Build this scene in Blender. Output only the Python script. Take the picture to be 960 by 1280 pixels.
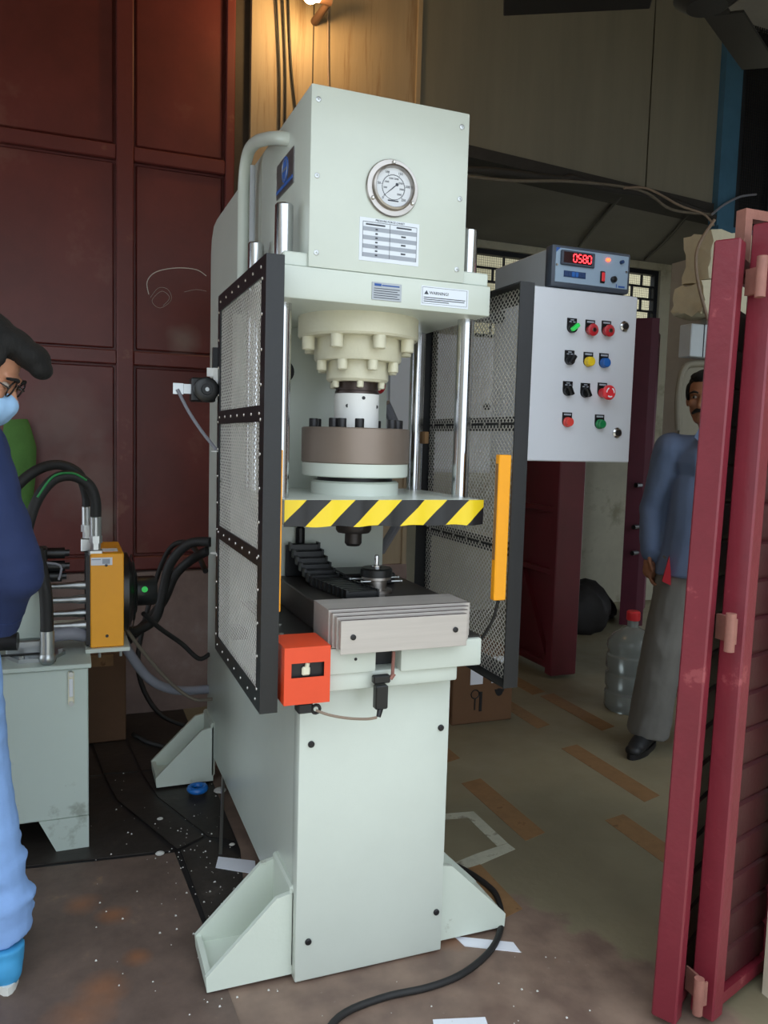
import bpy, bmesh, math, random
from mathutils import Vector, Matrix, noise as mnoise
random.seed(7)
PI = math.pi
for o in list(bpy.data.objects): bpy.data.objects.remove(o)
S = bpy.context.scene
COL = S.collection
# ---------------------------------------------------------------- camera
# world frame: X runs along the press front, Y into the workshop, Z up; metres
cam_d = bpy.data.cameras.new('camera'); cam = bpy.data.objects.new('camera', cam_d); COL.objects.link(cam)
cam_d.sensor_fit = 'VERTICAL'; cam_d.sensor_height = 24.0; cam_d.lens = 1000.0/1280.0*24.0
cam_d.clip_start = .05; cam_d.clip_end = 100
F_PX, CX, CY = 1000.0, 480.0, 640.0
def _dir(u, v): return Vector((u-CX, -(v-CY), -F_PX)).normalized()
_X = _dir(3022, 623); _Y = _dir(85, 540); _Y = (_Y - _X*_X.dot(_Y)).normalized(); _Z = _X.cross(_Y)
CAM = Vector((0, 0, 1.4))
cam.matrix_world = Matrix.Translation(CAM) @ Matrix((_X, _Y, _Z)).to_4x4()
S.camera = cam
# ---------------------------------------------------------------- world, lights, exposure
W = bpy.data.worlds.new('overcast_sky'); S.world = W; W.use_nodes = True
_bg = W.node_tree.nodes['Background']; _bg.inputs[0].default_value = (0.81, 0.91, 1.0, 1); _bg.inputs[1].default_value = 1.65
BULB_W = 8.5
S.view_settings.view_transform = 'Standard'; S.view_settings.look = 'None'
S.view_settings.gamma = 1; S.view_settings.use_curve_mapping = False
S.view_settings.exposure = 0.55
# ---------------------------------------------------------------- helpers
def lin(h):
    if isinstance(h, str):
        c = [int(h[i:i+2], 16)/255 for i in (0, 2, 4)]
    else: c = [x/255 for x in h]
    return tuple((x/12.92 if x <= .04045 else ((x+.055)/1.055)**2.4) for x in c)
MATS = {}
def mat(name, col, rough=.5, metal=0., var=.12, scale=6., bump=0., bscale=80., emit=0., alt=None, stretch=None, coat=0., trans=0., altpos=.55):
    m = bpy.data.materials.new(name); m.use_nodes = True; MATS[name] = m
    nt = m.node_tree; N = nt.nodes; L = nt.links; b = N['Principled BSDF']
    c = lin(col); b.inputs['Roughness'].default_value = rough; b.inputs['Metallic'].default_value = metal
    if coat: b.inputs['Coat Weight'].default_value = coat
    if trans: b.inputs['Transmission Weight'].default_value = trans
    tc = N.new('ShaderNodeTexCoord'); mp = N.new('ShaderNodeMapping'); L.new(tc.outputs['Object'], mp.inputs[0])
    if stretch: mp.inputs['Scale'].default_value = stretch
    n = N.new('ShaderNodeTexNoise'); n.inputs['Scale'].default_value = scale; n.inputs['Detail'].default_value = 6
    n.inputs['Roughness'].default_value = .65; L.new(mp.outputs[0], n.inputs['Vector'])
    r = N.new('ShaderNodeValToRGB'); L.new(n.outputs[0], r.inputs[0])
    r.color_ramp.elements[0].position = .35; r.color_ramp.elements[1].position = .68
    r.color_ramp.elements[0].color = (*[x*(1-var) for x in c], 1)
    r.color_ramp.elements[1].color = (*[min(1, x*(1+var)) for x in c], 1)
    if alt:
        e = r.color_ramp.elements.new(min(.67, altpos+.08)); e.color = (*lin(alt), 1)
        r.color_ramp.elements[1].color = (*c, 1); r.color_ramp.elements[1].position = altpos
        r.color_ramp.elements[2].color = (*lin(alt), 1)
    L.new(r.outputs[0], b.inputs['Base Color'])
    if bump:
        n2 = N.new('ShaderNodeTexNoise'); n2.inputs['Scale'].default_value = bscale; n2.inputs['Detail'].default_value = 4
        L.new(mp.outputs[0], n2.inputs['Vector'])
        bp = N.new('ShaderNodeBump'); bp.inputs['Strength'].default_value = bump; bp.inputs['Distance'].default_value = .01
        L.new(n2.outputs[0], bp.inputs['Height']); L.new(bp.outputs[0], b.inputs['Normal'])
    if emit:
        b.inputs['Emission Color'].default_value = (*c, 1); b.inputs['Emission Strength'].default_value = emit
    return m
class MB:
    "collects shapes in one bmesh; build() links them as ONE mesh object"
    def __init__(s): s.bm = bmesh.new(); s.M = None
    def _fin(s, vs):
        if s.M is not None:
            for v in vs: v.co = s.M @ v.co
        return s
    def box(s, x0, x1, y0, y1, z0, z1, bev=0., seg=1):
        vs = [s.bm.verts.new((x, y, z)) for x in (x0, x1) for y in (y0, y1) for z in (z0, z1)]
        fs = [s.bm.faces.new([vs[i] for i in q]) for q in ((0,1,3,2),(4,6,7,5),(0,4,5,1),(2,3,7,6),(0,2,6,4),(1,5,7,3))]
        if bev:
            es = list({e for f in fs for e in f.edges})
            r = bmesh.ops.bevel(s.bm, geom=es, offset=bev, segments=seg, affect='EDGES', profile=.5)
            vs = list({v for v in r['verts']} | {v for v in vs if v.is_valid})
            vs = list({v for f in r['faces'] for v in f.verts} | set(vs))
        return s._fin(vs)
    def prism(s, pts, axis, a, b):
        def P(p, t):
            return {'x': (t, p[0], p[1]), 'y': (p[0], t, p[1]), 'z': (p[0], p[1], t)}[axis]
        A = [s.bm.verts.new(P(p, a)) for p in pts]; B = [s.bm.verts.new(P(p, b)) for p in pts]
        n = len(pts); s.bm.faces.new(A[::-1]); s.bm.faces.new(B)
        for i in range(n): s.bm.faces.new((A[i], A[(i+1) % n], B[(i+1) % n], B[i]))
        return s._fin(A+B)
    def tube(s, pts, r, seg=8, smooth=0, flat=1., caps=True):
        pts = [Vector(p) for p in pts]; n0 = len(pts)
        rs = list(r) if isinstance(r, (list, tuple)) else [r]*n0
        if smooth:
            q, qr = [], []
            for i in range(n0-1):
                p0, p1, p2, p3 = pts[max(i-1, 0)], pts[i], pts[i+1], pts[min(i+2, n0-1)]
                for k in range(smooth):
                    t = k/smooth; t2 = t*t; t3 = t2*t
                    q.append(.5*((2*p1)+(p2-p0)*t+(2*p0-5*p1+4*p2-p3)*t2+(3*p1-p0-3*p2+p3)*t3))
                    qr.append(rs[i]*(1-t)+rs[i+1]*t)
            q.append(pts[-1]); qr.append(rs[-1]); pts, rs = q, qr
        n = len(pts); rings = []; allv = []; up = None
        for i, p in enumerate(pts):
            t = (pts[min(i+1, n-1)]-pts[max(i-1, 0)]).normalized()
            if up is None:
                up = Vector((0, 0, 1)) if abs(t.z) < .9 else Vector((0, 1, 0))
            a = t.cross(up)
            if a.length < 1e-5: a = t.orthogonal()
            a.normalize(); b = a.cross(t).normalized(); up = b
            ring = [s.bm.verts.new(p+a*(math.cos(2*PI*k/seg)*rs[i])+b*(math.sin(2*PI*k/seg)*rs[i]*flat)) for k in range(seg)]
            rings.append(ring); allv += ring
        for i in range(n-1):
            A, B = rings[i], rings[i+1]
            for k in range(seg): s.bm.faces.new((A[k], A[(k+1) % seg], B[(k+1) % seg], B[k]))
        if caps: s.bm.faces.new(rings[0][::-1]); s.bm.faces.new(rings[-1])
        return s._fin(allv)
    def cyl(s, p0, p1, r0, r1=None, seg=16): return s.tube([p0, p1], [r0, r0 if r1 is None else r1], seg)
    def lathe(s, prof, c, axis='z', seg=32):
        c = Vector(c); rings = []; allv = []
        for r, h in prof:
            ring = []
            for k in range(seg):
                a = 2*PI*k/seg; u, v = r*math.cos(a), r*math.sin(a)
                d = {'z': (u, v, h), 'y': (u, h, v), 'x': (h, u, v)}[axis]
                ring.append(s.bm.verts.new(c+Vector(d)))
            rings.append(ring); allv += ring
        for A, B in zip(rings, rings[1:]):
            for k in range(seg): s.bm.faces.new((A[k], A[(k+1) % seg], B[(k+1) % seg], B[k]))
        s.bm.faces.new(rings[0][::-1]); s.bm.faces.new(rings[-1])
        return s._fin(allv)
    def ring(s, c, R, r, axis='y', seg=32, rs=8):
        c = Vector(c); rings = []; allv = []
        for k in range(seg):
            a = 2*PI*k/seg; row = []
            for j in range(rs):
                b = 2*PI*j/rs; rr = R+r*math.cos(b); u, v, h = rr*math.cos(a), rr*math.sin(a), r*math.sin(b)
                row.append(s.bm.verts.new(c+Vector({'z': (u, v, h), 'y': (u, h, v), 'x': (h, u, v)}[axis])))
            rings.append(row); allv += row
        for k in range(seg):
            A, B = rings[k], rings[(k+1) % seg]
            for j in range(rs): s.bm.faces.new((A[j], A[(j+1) % rs], B[(j+1) % rs], B[j]))
        return s._fin(allv)
    def sph(s, c, r, u=12, v=8):
        if not isinstance(r, (tuple, list)): r = (r, r, r)
        m = Matrix.Translation(Vector(c)) @ Matrix.Diagonal((*r, 1))
        q = bmesh.ops.create_uvsphere(s.bm, u_segments=u, v_segments=v, radius=1, matrix=m)
        return s._fin(q['verts'])
    def hexa(s, b, t):
        "eight corners: bottom quad b, top quad t"
        A = [s.bm.verts.new(p) for p in b]; B = [s.bm.verts.new(p) for p in t]
        s.bm.faces.new(A[::-1]); s.bm.faces.new(B)
        for i in range(4): s.bm.faces.new((A[i], A[(i+1) % 4], B[(i+1) % 4], B[i]))
        return s._fin(A+B)
    def build(s, name, m, parent=None, org=None, ang=35, smooth=True):
        me = bpy.data.meshes.new(name)
        bmesh.ops.recalc_face_normals(s.bm, faces=s.bm.faces[:])
        if org is None: org = ORG.get(parent, Vector((0, 0, 0))) if parent is not None else Vector((0, 0, 0))
        org = Vector(org); po = ORG.get(parent, Vector((0, 0, 0))) if parent is not None else Vector((0, 0, 0))
        for v in s.bm.verts: v.co -= org
        s.bm.to_mesh(me); s.bm.free()
        if smooth:
            me.shade_smooth(); me.set_sharp_from_angle(angle=math.radians(ang))
        me.materials.append(MATS[m] if isinstance(m, str) else m)
        o = bpy.data.objects.new(name, me); COL.objects.link(o)
        if parent is not None: o.parent = parent
        o.location = org-po; ORG[o] = org
        return o
ORG = {}
def tag(o, label, cat, group=None):
    o['label'] = label; o['category'] = cat
    if group: o['group'] = group
    return o
def thing(name, label, cat, loc, group=None):
    o = bpy.data.objects.new(name, None); COL.objects.link(o); o.location = loc; o.empty_display_size = .1
    ORG[o] = Vector(loc); return tag(o, label, cat, group)
def struct(o): o['kind'] = 'structure'; return o
def copy_at(o, loc, parent=None):
    "a copy of a part sharing its mesh, centred on a world point"
    c = o.copy(); COL.objects.link(c); p = parent if parent is not None else o.parent
    c.parent = p; c.location = Vector(loc)-(ORG.get(p, Vector((0, 0, 0))) if p is not None else Vector((0, 0, 0))); ORG[c] = Vector(loc); return c
def repeat(name, builder, m, parent, locs):
    "one small part made once and copied along a list of points"
    first = None
    for p in locs:
        if first is None:
            mb = MB(); mb.M = Matrix.Translation(Vector(p)); builder(mb); first = mb.build(name, m, parent, org=p)
        else: copy_at(first, p)
    return first
def text(s, size, loc, m, parent, name='lettering', rot=None, align='CENTER', ext=.0004):
    cu = bpy.data.curves.new('t', 'FONT'); cu.body = s; cu.size = size; cu.align_x = align; cu.align_y = 'CENTER'; cu.extrude = ext
    cu.resolution_u = 2
    t = bpy.data.objects.new('t', cu); COL.objects.link(t)
    dg = bpy.context.evaluated_depsgraph_get(); me = bpy.data.meshes.new_from_object(t.evaluated_get(dg))
    bpy.data.objects.remove(t)
    R = (rot or Matrix.Rotation(PI/2, 3, 'X'))
    me.transform(R.to_4x4()); me.materials.clear(); me.materials.append(MATS[m]); me.name = name
    o = bpy.data.objects.new(name, me); COL.objects.link(o); o.parent = parent; o.location = Vector(loc)-ORG[parent]; ORG[o] = Vector(loc)
    return o
def remesh(mb, name, m, parent, vox=.008, smooth=4, org=None):
    o = mb.build(name, m, parent, org=org)
    r = o.modifiers.new('r', 'REMESH'); r.mode = 'VOXEL'; r.voxel_size = vox; r.use_smooth_shade = True
    sm = o.modifiers.new('s', 'SMOOTH'); sm.iterations = smooth; sm.factor = .5
    dg = bpy.context.evaluated_depsgraph_get(); me = bpy.data.meshes.new_from_object(o.evaluated_get(dg))
    old = o.data; o.modifiers.clear(); o.data = me; me.name = name; bpy.data.meshes.remove(old)
    me.shade_smooth()
    if not me.materials: me.materials.append(MATS[m])
    return o
def wrinkle(o, amp, fx, fz, ridge=False):
    "cloth folds pushed into a garment along its normals"
    me = o.data; ns = [v.normal.copy() for v in me.vertices]
    for v, n in zip(me.vertices, ns):
        c = v.co; k = mnoise.noise(Vector((c.x*fx, c.y*fx, c.z*fz)))
        if ridge: k = .5-abs(k)*2
        k += .4*mnoise.noise(Vector((c.x*fx*2.3+5, c.y*fx*2.3, c.z*fz*2.3)))
        v.co += n*(k*amp)
    me.update(); return o
def px(u, v, axis, val):
    "photo pixel to a point on the plane axis = val"
    r = cam.matrix_world.to_3x3() @ Vector((u-CX, -(v-CY), -F_PX)); t = (val-CAM[axis])/r[axis]
    return CAM + r*t
def hose(name, pts, r, m, label=None, cat=None, parent=None, group=None, smooth=6, seg=10):
    o = MB().tube(pts, r, seg, smooth).build(name, m, parent, org=pts[0] if parent is None else None, ang=60)
    if label: tag(o, label, cat, group)
    return o
# ---------------------------------------------------------------- materials
mat('cream', 'ccd3ca', .27, var=.03, scale=2.5, bump=.03, bscale=300)
mat('cream_cast', 'd6d2bb', .45, var=.05, scale=10, bump=.08, bscale=160)
mat('cream_foot', 'cfd7cb', .42, var=.03, scale=5, alt='8d8a74', altpos=.6, bump=.05)
mat('white_paint', 'e4e4e2', .4, var=.02)
mat('cab_white', 'd3d6de', .42, var=.02, scale=3, bump=.04, bscale=400)
mat('cab_grey', 'aeb2b8', .45, var=.03)
mat('chrome', 'c9cacd', .16, 1., var=.04, stretch=(1, 1, .05))
mat('sheet_steel', 'b9b2ad', .38, .35, var=.05, stretch=(.2, 4, 4), scale=20)
mat('steel', 'b3ada8', .33, 1., var=.06, stretch=(.2, 4, 4), scale=20)
mat('zinc', 'b9bcbd', .35, 1., var=.08)
mat('bronze_disc', '85776d', .42, .45, var=.05, scale=4)
mat('dark_ring', '4b403d', .35, .7, var=.1)
mat('gun_black', '2b2a2c', .4, .5, var=.1)
mat('tool_black', '3a3534', .42, .6, var=.1)
mat('black_paint', '101115', .42, var=.15, scale=14, bump=.05)
mat('black_plastic', '101113', .35, var=.1)
mat('rubber', '1d1c1c', .62, var=.15, scale=20)
mat('mesh_wire', 'cfccc6', .45, .2, var=.1)
mat('rivet', 'c4c1bb', .3, .9, var=.05)
mat('orange_box', 'e04a24', .42, var=.05)
mat('curtain_yellow', 'f0a010', .4, var=.03)
mat('cooler_yellow', 'f2a40c', .42, var=.03)
mat('bed_black', '2b2928', .4, .35, var=.15, scale=14)
mat('slide_grey', '4a4543', .4, .6, var=.1, scale=20)
mat('paper', 'e4e6ee', .7, var=.03)
mat('label_paper', 'dfe5ee', .5, var=.01)
mat('label_grey', '9ca2ad', .5, var=.02)
mat('ink', '3b3f48', .6, var=0)
mat('ink_blue', '1f4f9a', .5, var=.02)
mat('plate_alu', '9ea2a6', .35, .6, var=.05)
mat('badge_grey', '6f6d6e', .35, .6, var=.05)
mat('badge_blue', '3566b8', .4, var=.05)
mat('dial_white', 'd6d9de', .5, var=.01)
mat('red_plastic', 'b5242c', .35, var=.05)
mat('red_bright', 'e0323a', .35, var=.04)
mat('red_flat', 'd8443c', .4, var=.04)
mat('green_plastic', '157a45', .35, var=.05)
mat('green_lit', '2fd45a', .35, var=.05, emit=.12)
mat('yellow_plastic', 'e6c421', .4, var=.03)
mat('blue_plastic', '1f5fae', .4, var=.03)
mat('ind_face', '8fa3b8', .45, var=.03)
mat('ind_bezel', '3a4250', .45, var=.05)
mat('screen_dark', '2a0a10', .2, var=.02)
mat('led_red', 'ff2a30', .4, var=0, emit=5.)
mat('led_amber', 'ff4a28', .4, var=0, emit=4.)
mat('navy_key', '203a66', .4, var=.03)
mat('tank_grey', 'bcc8c0', .42, var=.03, scale=3, alt='98a096', altpos=.63)
mat('hose_grey', '84858f', .5, var=.06)
mat('green_stripe', '2f8a4c', .6, var=.1)
mat('cardboard', '664a34', .8, var=.1, scale=5, bump=.05)
mat('cardboard_red', '6b4c33', .8, var=.08, scale=5)
mat('red_sheet', '682c27', .45, var=.25, scale=2.2, alt='76473d', altpos=.57, bump=.06, bscale=9)
mat('red_frame', '652b27', .45, var=.12, scale=6, alt='744438', altpos=.62, bump=.08, bscale=40)
mat('gate_red', '782431', .4, var=.12, scale=10, alt='8f4046', altpos=.63, bump=.1, bscale=60)
mat('gate_slat', '40121a', .4, var=.12, scale=8, bump=.05)
mat('door_maroon', '5a1620', .45, var=.12, scale=5)
mat('door_purple', '501a2c', .45, var=.1, scale=5)
mat('rust_pink', '8f5f54', .6, var=.15, scale=15, bump=.15)
mat('tan_ply', '9c8a70', .6, var=.15, scale=3, stretch=(4, 4, .25), alt='7f664a', altpos=.56, bump=.05)
mat('dark_post', '3a322a', .7, var=.2)
mat('olive_sheet', '7a7567', .55, var=.08, scale=2.5, stretch=(3, 3, .3), bump=.02)
mat('dark_beam', '2e2a27', .7, var=.2, bump=.1)
mat('soffit_grey', '87847d', .85, var=.08, scale=2, bump=.1, bscale=20)
mat('grey_plaster', '9c9890', .85, var=.1, scale=2, bump=.1, bscale=20)
mat('pale_wall', 'c4bfa9', .85, var=.14, scale=2.5, alt='9c967e', altpos=.56, bump=.1, bscale=25)
mat('concrete_stain', '83706a', .9, var=.3, scale=3, alt='8a7d78', altpos=.6, bump=.5, bscale=14)
mat('wall_dark', '504e4a', .8, var=.12, scale=3)
mat('cream_stone', 'c8c2ab', .85, var=.1, scale=6, bump=.3, bscale=20)
mat('pillar_cream', 'd8ceb8', .8, var=.06, scale=5, bump=.1)
mat('blue_steel', '3d6680', .5, var=.1, scale=6, bump=.05)
mat('grille_dark', '24262c', .55, .3, var=.1)
mat('fan_black', '1e1d1c', .4, var=.1)
mat('cable_grey', '6d6458', .6, var=.15, scale=20)
mat('cable_black', '1b1a1a', .5, var=.1)
mat('wire_tan', '8a7868', .6, var=.1)
mat('holder_brown', '5a4030', .5, var=.1)
mat('bulb_glow', 'ffd48a', .3, var=0, emit=22.)
mat('steel_floor', '6b5950', .6, .05, var=.35, scale=5, alt='876d58', altpos=.6, bump=.15, bscale=30)
mat('plate_dark', '39332f', .5, .2, var=.35, scale=6, alt='4d453f', altpos=.6, bump=.15, bscale=30)
mat('tape_orange', '8d6a45', .75, var=.2, scale=14, alt='6b4a2a', altpos=.6)
mat('paint_white', 'b9b7a4', .7, var=.15, scale=20, alt='7d7668', altpos=.55)
mat('debris_white', 'c9c6c0', .8, var=.1)
mat('blue_ring', '1c6fc4', .4, var=.05)
mat('sack_black', '1f1c1c', .7, var=.2, bump=.2, bscale=20)
mat('jug_plastic', 'a9b0ad', .2, var=.05, trans=.55)
mat('meter_grey', 'b4bcc2', .5, var=.04)
mat('green_cloth', '4f7a3a', .9, var=.15, bump=.1)
mat('skin', '9a6a50', .5, var=.06, scale=14)
mat('skin_fair', 'b98468', .5, var=.06, scale=14)
mat('hair', '0d0b0a', .85, var=.2, scale=40, stretch=(1, 1, .2), bump=.4, bscale=120)
mat('navy_cloth', '18274f', .85, var=.1, scale=4, bump=.15, bscale=30)
mat('jeans', '84a8de', .85, var=.1, scale=6, bump=.2, bscale=30)
mat('mask_blue', '9cc3ea', .8, var=.04)
mat('shoe_cyan', '3a8fc0', .7, var=.1)
mat('sole_white', 'd3d2cc', .6, var=.04)
mat('work_blue', '687a9c', .85, var=.08, scale=4, bump=.15, bscale=25)
mat('trouser_grey', '6f6d69', .85, var=.08, scale=4, bump=.2, bscale=25)
mat('shirt_red', 'b01c2c', .8, var=.05)
mat('shoe_black', '1c1d20', .5, var=.1)
mat('eye_white', 'a89c90', .3, var=.0)
mat('eye_dark', '1a120e', .2, var=.0)
mat('glass_dark', '2a2422', .15, .4, var=.0)
mat('beige_far', 'b8ad8c', .9, var=.05)
def spots(name, pts, col):
    "soft-edged paint and dust patches at fixed places on a sheet"
    m = MATS[name]; N = m.node_tree.nodes; L = m.node_tree.links; b = N['Principled BSDF']
    src = b.inputs['Base Color'].links[0].from_socket; tc = N.new('ShaderNodeTexCoord')
    for (x, y, z), r, amt in pts:
        d = N.new('ShaderNodeVectorMath'); d.operation = 'DISTANCE'; L.new(tc.outputs['Object'], d.inputs[0]); d.inputs[1].default_value = (x, y, z)
        n = N.new('ShaderNodeTexNoise'); n.inputs['Scale'].default_value = 9; L.new(tc.outputs['Object'], n.inputs['Vector'])
        a = N.new('ShaderNodeMath'); a.operation = 'MULTIPLY_ADD'; L.new(n.outputs[0], a.inputs[0]); a.inputs[1].default_value = r*.8; L.new(d.outputs['Value'], a.inputs[2])
        k = N.new('ShaderNodeMapRange'); L.new(a.outputs[0], k.inputs[0]); k.inputs[1].default_value = r*1.35; k.inputs[2].default_value = r*.6; k.inputs[4].default_value = amt
        mx = N.new('ShaderNodeMix'); mx.data_type = 'RGBA'; L.new(k.outputs[0], mx.inputs[0]); L.new(src, mx.inputs[6]); mx.inputs[7].default_value = (*lin(col), 1); src = mx.outputs[2]
    L.new(src, b.inputs['Base Color'])
def mapped(name, build):
    m = bpy.data.materials.new(name); m.use_nodes = True; MATS[name] = m
    build(m.node_tree, m.node_tree.nodes, m.node_tree.links, m.node_tree.nodes['Principled BSDF']); return m
def math_node(N, L, op, a, b):
    n = N.new('ShaderNodeMath'); n.operation = op
    for i, x in enumerate((a, b)):
        if isinstance(x, (int, float)): n.inputs[i].default_value = x
        elif x is not None: L.new(x, n.inputs[i])
    return n.outputs[0]
def mixc(N, L, fac, a, b):
    n = N.new('ShaderNodeMix'); n.data_type = 'RGBA'
    if isinstance(fac, (int, float)): n.inputs[0].default_value = fac
    else: L.new(fac, n.inputs[0])
    for i, x in ((6, a), (7, b)):
        if isinstance(x, tuple): n.inputs[i].default_value = (*x, 1)
        else: L.new(x, n.inputs[i])
    return n.outputs[2]
def noise(N, L, vec, scale, detail=5):
    n = N.new('ShaderNodeTexNoise'); n.inputs['Scale'].default_value = scale; n.inputs['Detail'].default_value = detail
    L.new(vec, n.inputs['Vector']); return n.outputs[0]
def ramp(N, L, v, a, b):
    n = N.new('ShaderNodeMapRange'); n.inputs[1].default_value = a; n.inputs[2].default_value = b; L.new(v, n.inputs[0]); return n.outputs[0]
def hazard(nt, N, L, b):
    tc = N.new('ShaderNodeTexCoord'); sp = N.new('ShaderNodeSeparateXYZ'); L.new(tc.outputs['Object'], sp.inputs[0])
    u = math_node(N, L, 'SUBTRACT', sp.outputs[0], sp.outputs[2])
    u = math_node(N, L, 'DIVIDE', u, .126); u = math_node(N, L, 'FRACT', u, None); u = math_node(N, L, 'LESS_THAN', u, .5)
    L.new(mixc(N, L, u, lin('17171b'), lin('efd022')), b.inputs['Base Color']); b.inputs['Roughness'].default_value = .4
mapped('hazard_tape', hazard)
def floor_nodes(nt, N, L, b):
    tc = N.new('ShaderNodeTexCoord'); P = tc.outputs['Object']
    sp = N.new('ShaderNodeSeparateXYZ'); L.new(P, sp.inputs[0])
    n1 = noise(N, L, P, 1.6); n2 = noise(N, L, P, 9); n3 = noise(N, L, P, 45, 3)
    brown = mixc(N, L, ramp(N, L, n2, .35, .7), lin('6e5a50'), lin('8d7768'))
    brown = mixc(N, L, ramp(N, L, n1, .62, .72), brown, lin('8f6040'))
    olive = mixc(N, L, ramp(N, L, n1, .35, .7), lin('776e58'), lin('8f866d'))
    # painted olive area starts along a worn diagonal edge
    e = math_node(N, L, 'MULTIPLY', sp.outputs[1], .42); e = math_node(N, L, 'ADD', sp.outputs[0], e)
    w = math_node(N, L, 'MULTIPLY', n2, .25); e = math_node(N, L, 'ADD', e, w)
    c = mixc(N, L, ramp(N, L, e, 2.25, 2.29), brown, olive)
    fl = ramp(N, L, n3, .70, .74)
    c = mixc(N, L, math_node(N, L, 'MULTIPLY', fl, .35), c, lin('9a8f84'))
    L.new(c, b.inputs['Base Color'])
    L.new(math_node(N, L, 'ADD', math_node(N, L, 'MULTIPLY', n2, .35), .33), b.inputs['Roughness'])
    bp = N.new('ShaderNodeBump'); bp.inputs['Strength'].default_value = .25; bp.inputs['Distance'].default_value = .004
    L.new(n3, bp.inputs['Height']); L.new(bp.outputs[0], b.inputs['Normal'])
mapped('floor_mix', floor_nodes)

spots('red_sheet', [((.55, 4.22, 1.88), .10, .45), ((.16, 4.22, .95), .13, .6), ((-.02, 4.22, 1.45), .25, .25), ((.12, 4.22, 1.15), .25, .3)], '8b8078')
spots('steel_floor', [((.03, 2.42, 0), .07, .35), ((.11, 2.34, 0), .06, .4), ((.07, 2.02, 0), .08, .35), ((.02, 1.93, 0), .09, .3), ((-.08, 1.72, 0), .13, .45), ((.16, 2.12, 0), .05, .4)], 'a5622c')
# ---------------------------------------------------------------- the setting
floor = struct(MB().box(-5, 7, -10, 8, -.12, 0).build('floor', 'floor_mix'))
def slab(name, pts, h, m, parent=floor, z=.0): return MB().prism(pts, 'z', z-.002, z+h).build(name, m, parent)
slab('floor_plate', [(-2.1, 1.5), (.385, 1.5), (.365, 1.95), (.322, 2.64), (-.3, 2.70), (-2.1, 2.75)], .004, 'steel_floor')
slab('floor_plate', [(-2.1, 2.69), (.320, 2.63), (.36, 1.96), (.46, 2.10), (.535, 2.6), (.537, 4.1), (-2.1, 4.1)], .0006, 'gun_black')  # black underlay, puts the shade of the plate gaps into colour
slab('floor_plate', [(-2.1, 2.77), (-.3, 2.72), (.312, 2.66), (.15, 3.1), (.118, 3.35), (-2.1, 3.4)], .005, 'plate_dark')
slab('floor_plate', [(-2.1, 3.41), (.117, 3.362), (.075, 3.75), (-2.1, 3.8)], .005, 'plate_dark')
slab('floor_plate', [(.128, 3.36), (.163, 3.11), (.335, 2.665), (.43, 2.72), (.30, 3.08), (.262, 3.34)], .005, 'plate_dark')
slab('floor_plate', [(.127, 3.375), (.261, 3.352), (.225, 3.78), (.088, 3.8)], .005, 'plate_dark')
slab('floor_plate', [(.275, 3.34), (.312, 3.09), (.445, 2.725), (.53, 2.66), (.53, 3.36)], .003, 'plate_dark')
slab('floor_plate', [(.345, 2.65), (.374, 1.97), (.45, 2.10), (.525, 2.55), (.44, 2.71)], .003, 'plate_dark')
slab('floor_plate', [(.24, 3.80), (.274, 3.36), (.53, 3.38), (.53, 4.08), (-2.0, 4.08), (-2.0, 3.82)], .003, 'plate_dark')
for x, y0, y1, w in ((2.47, 3.77, 4.3, .1), (2.50, 3.18, 3.76, .1), (2.17, 2.46, 3.06, .1), (2.20, 3.3, 3.7, .09), (1.92, 2.0, 2.40, .1), (1.55, 2.34, 2.86, .1), (1.57, 3.05, 3.5, .09), (1.22, 1.95, 2.25, .1)):
    slab('floor_tape', [(x-w/2, y0), (x+w/2, y0+.03), (x+w/2, y1), (x-w/2, y1-.02)], .0012, 'tape_orange')
for q in ([(1.06, 2.64), (1.30, 2.575), (1.30, 2.62), (1.06, 2.69)], [(1.30, 2.575), (1.43, 2.55), (1.43, 2.60), (1.30, 2.62)], [(1.385, 2.338), (1.431, 2.347), (1.43, 2.55), (1.385, 2.558)], [(1.17, 2.22), (1.29, 2.255), (1.29, 2.315), (1.17, 2.28)], [(1.29, 2.255), (1.435, 2.30), (1.43, 2.345), (1.29, 2.315)]):
    slab('painted_outline', q, .001, 'paint_white')
YB = 4.2
# red sheet-metal gate behind the press: frame bars and recessed sheets
gate = struct(MB().box(-2.2, .79, YB+.045, YB+.06, .68, 4.3).build('door_1', 'red_sheet'))
sx = [-1.60, -.67, .262, .768]; rz = [.745, 1.775, 2.755, 3.74]
for i, x in enumerate(sx):
    w = .04 if i < 3 else .022
    MB().box(x-w, x+w, YB, YB+.045, .70, 4.3, .005).build('stile', 'red_frame', gate)
for x0, x1 in zip([-2.2]+sx, sx):
    wl = .04 if x0 > -2.2 else 0; wr = .022 if x1 > .7 else .04
    for z in rz: MB().box(x0+wl, x1-wr, YB+.004, YB+.045, z-.034, z+.034, .005).build('rail', 'red_frame', gate)
    for z0, z1 in zip(rz, rz[1:]+[4.35]):
        MB().box(x0+wl+.012, x1-wr-.012, YB+.028, YB+.046, z0+.045, min(z1-.045, 4.3), .006).build('sheet_panel', 'red_sheet', gate)
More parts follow.
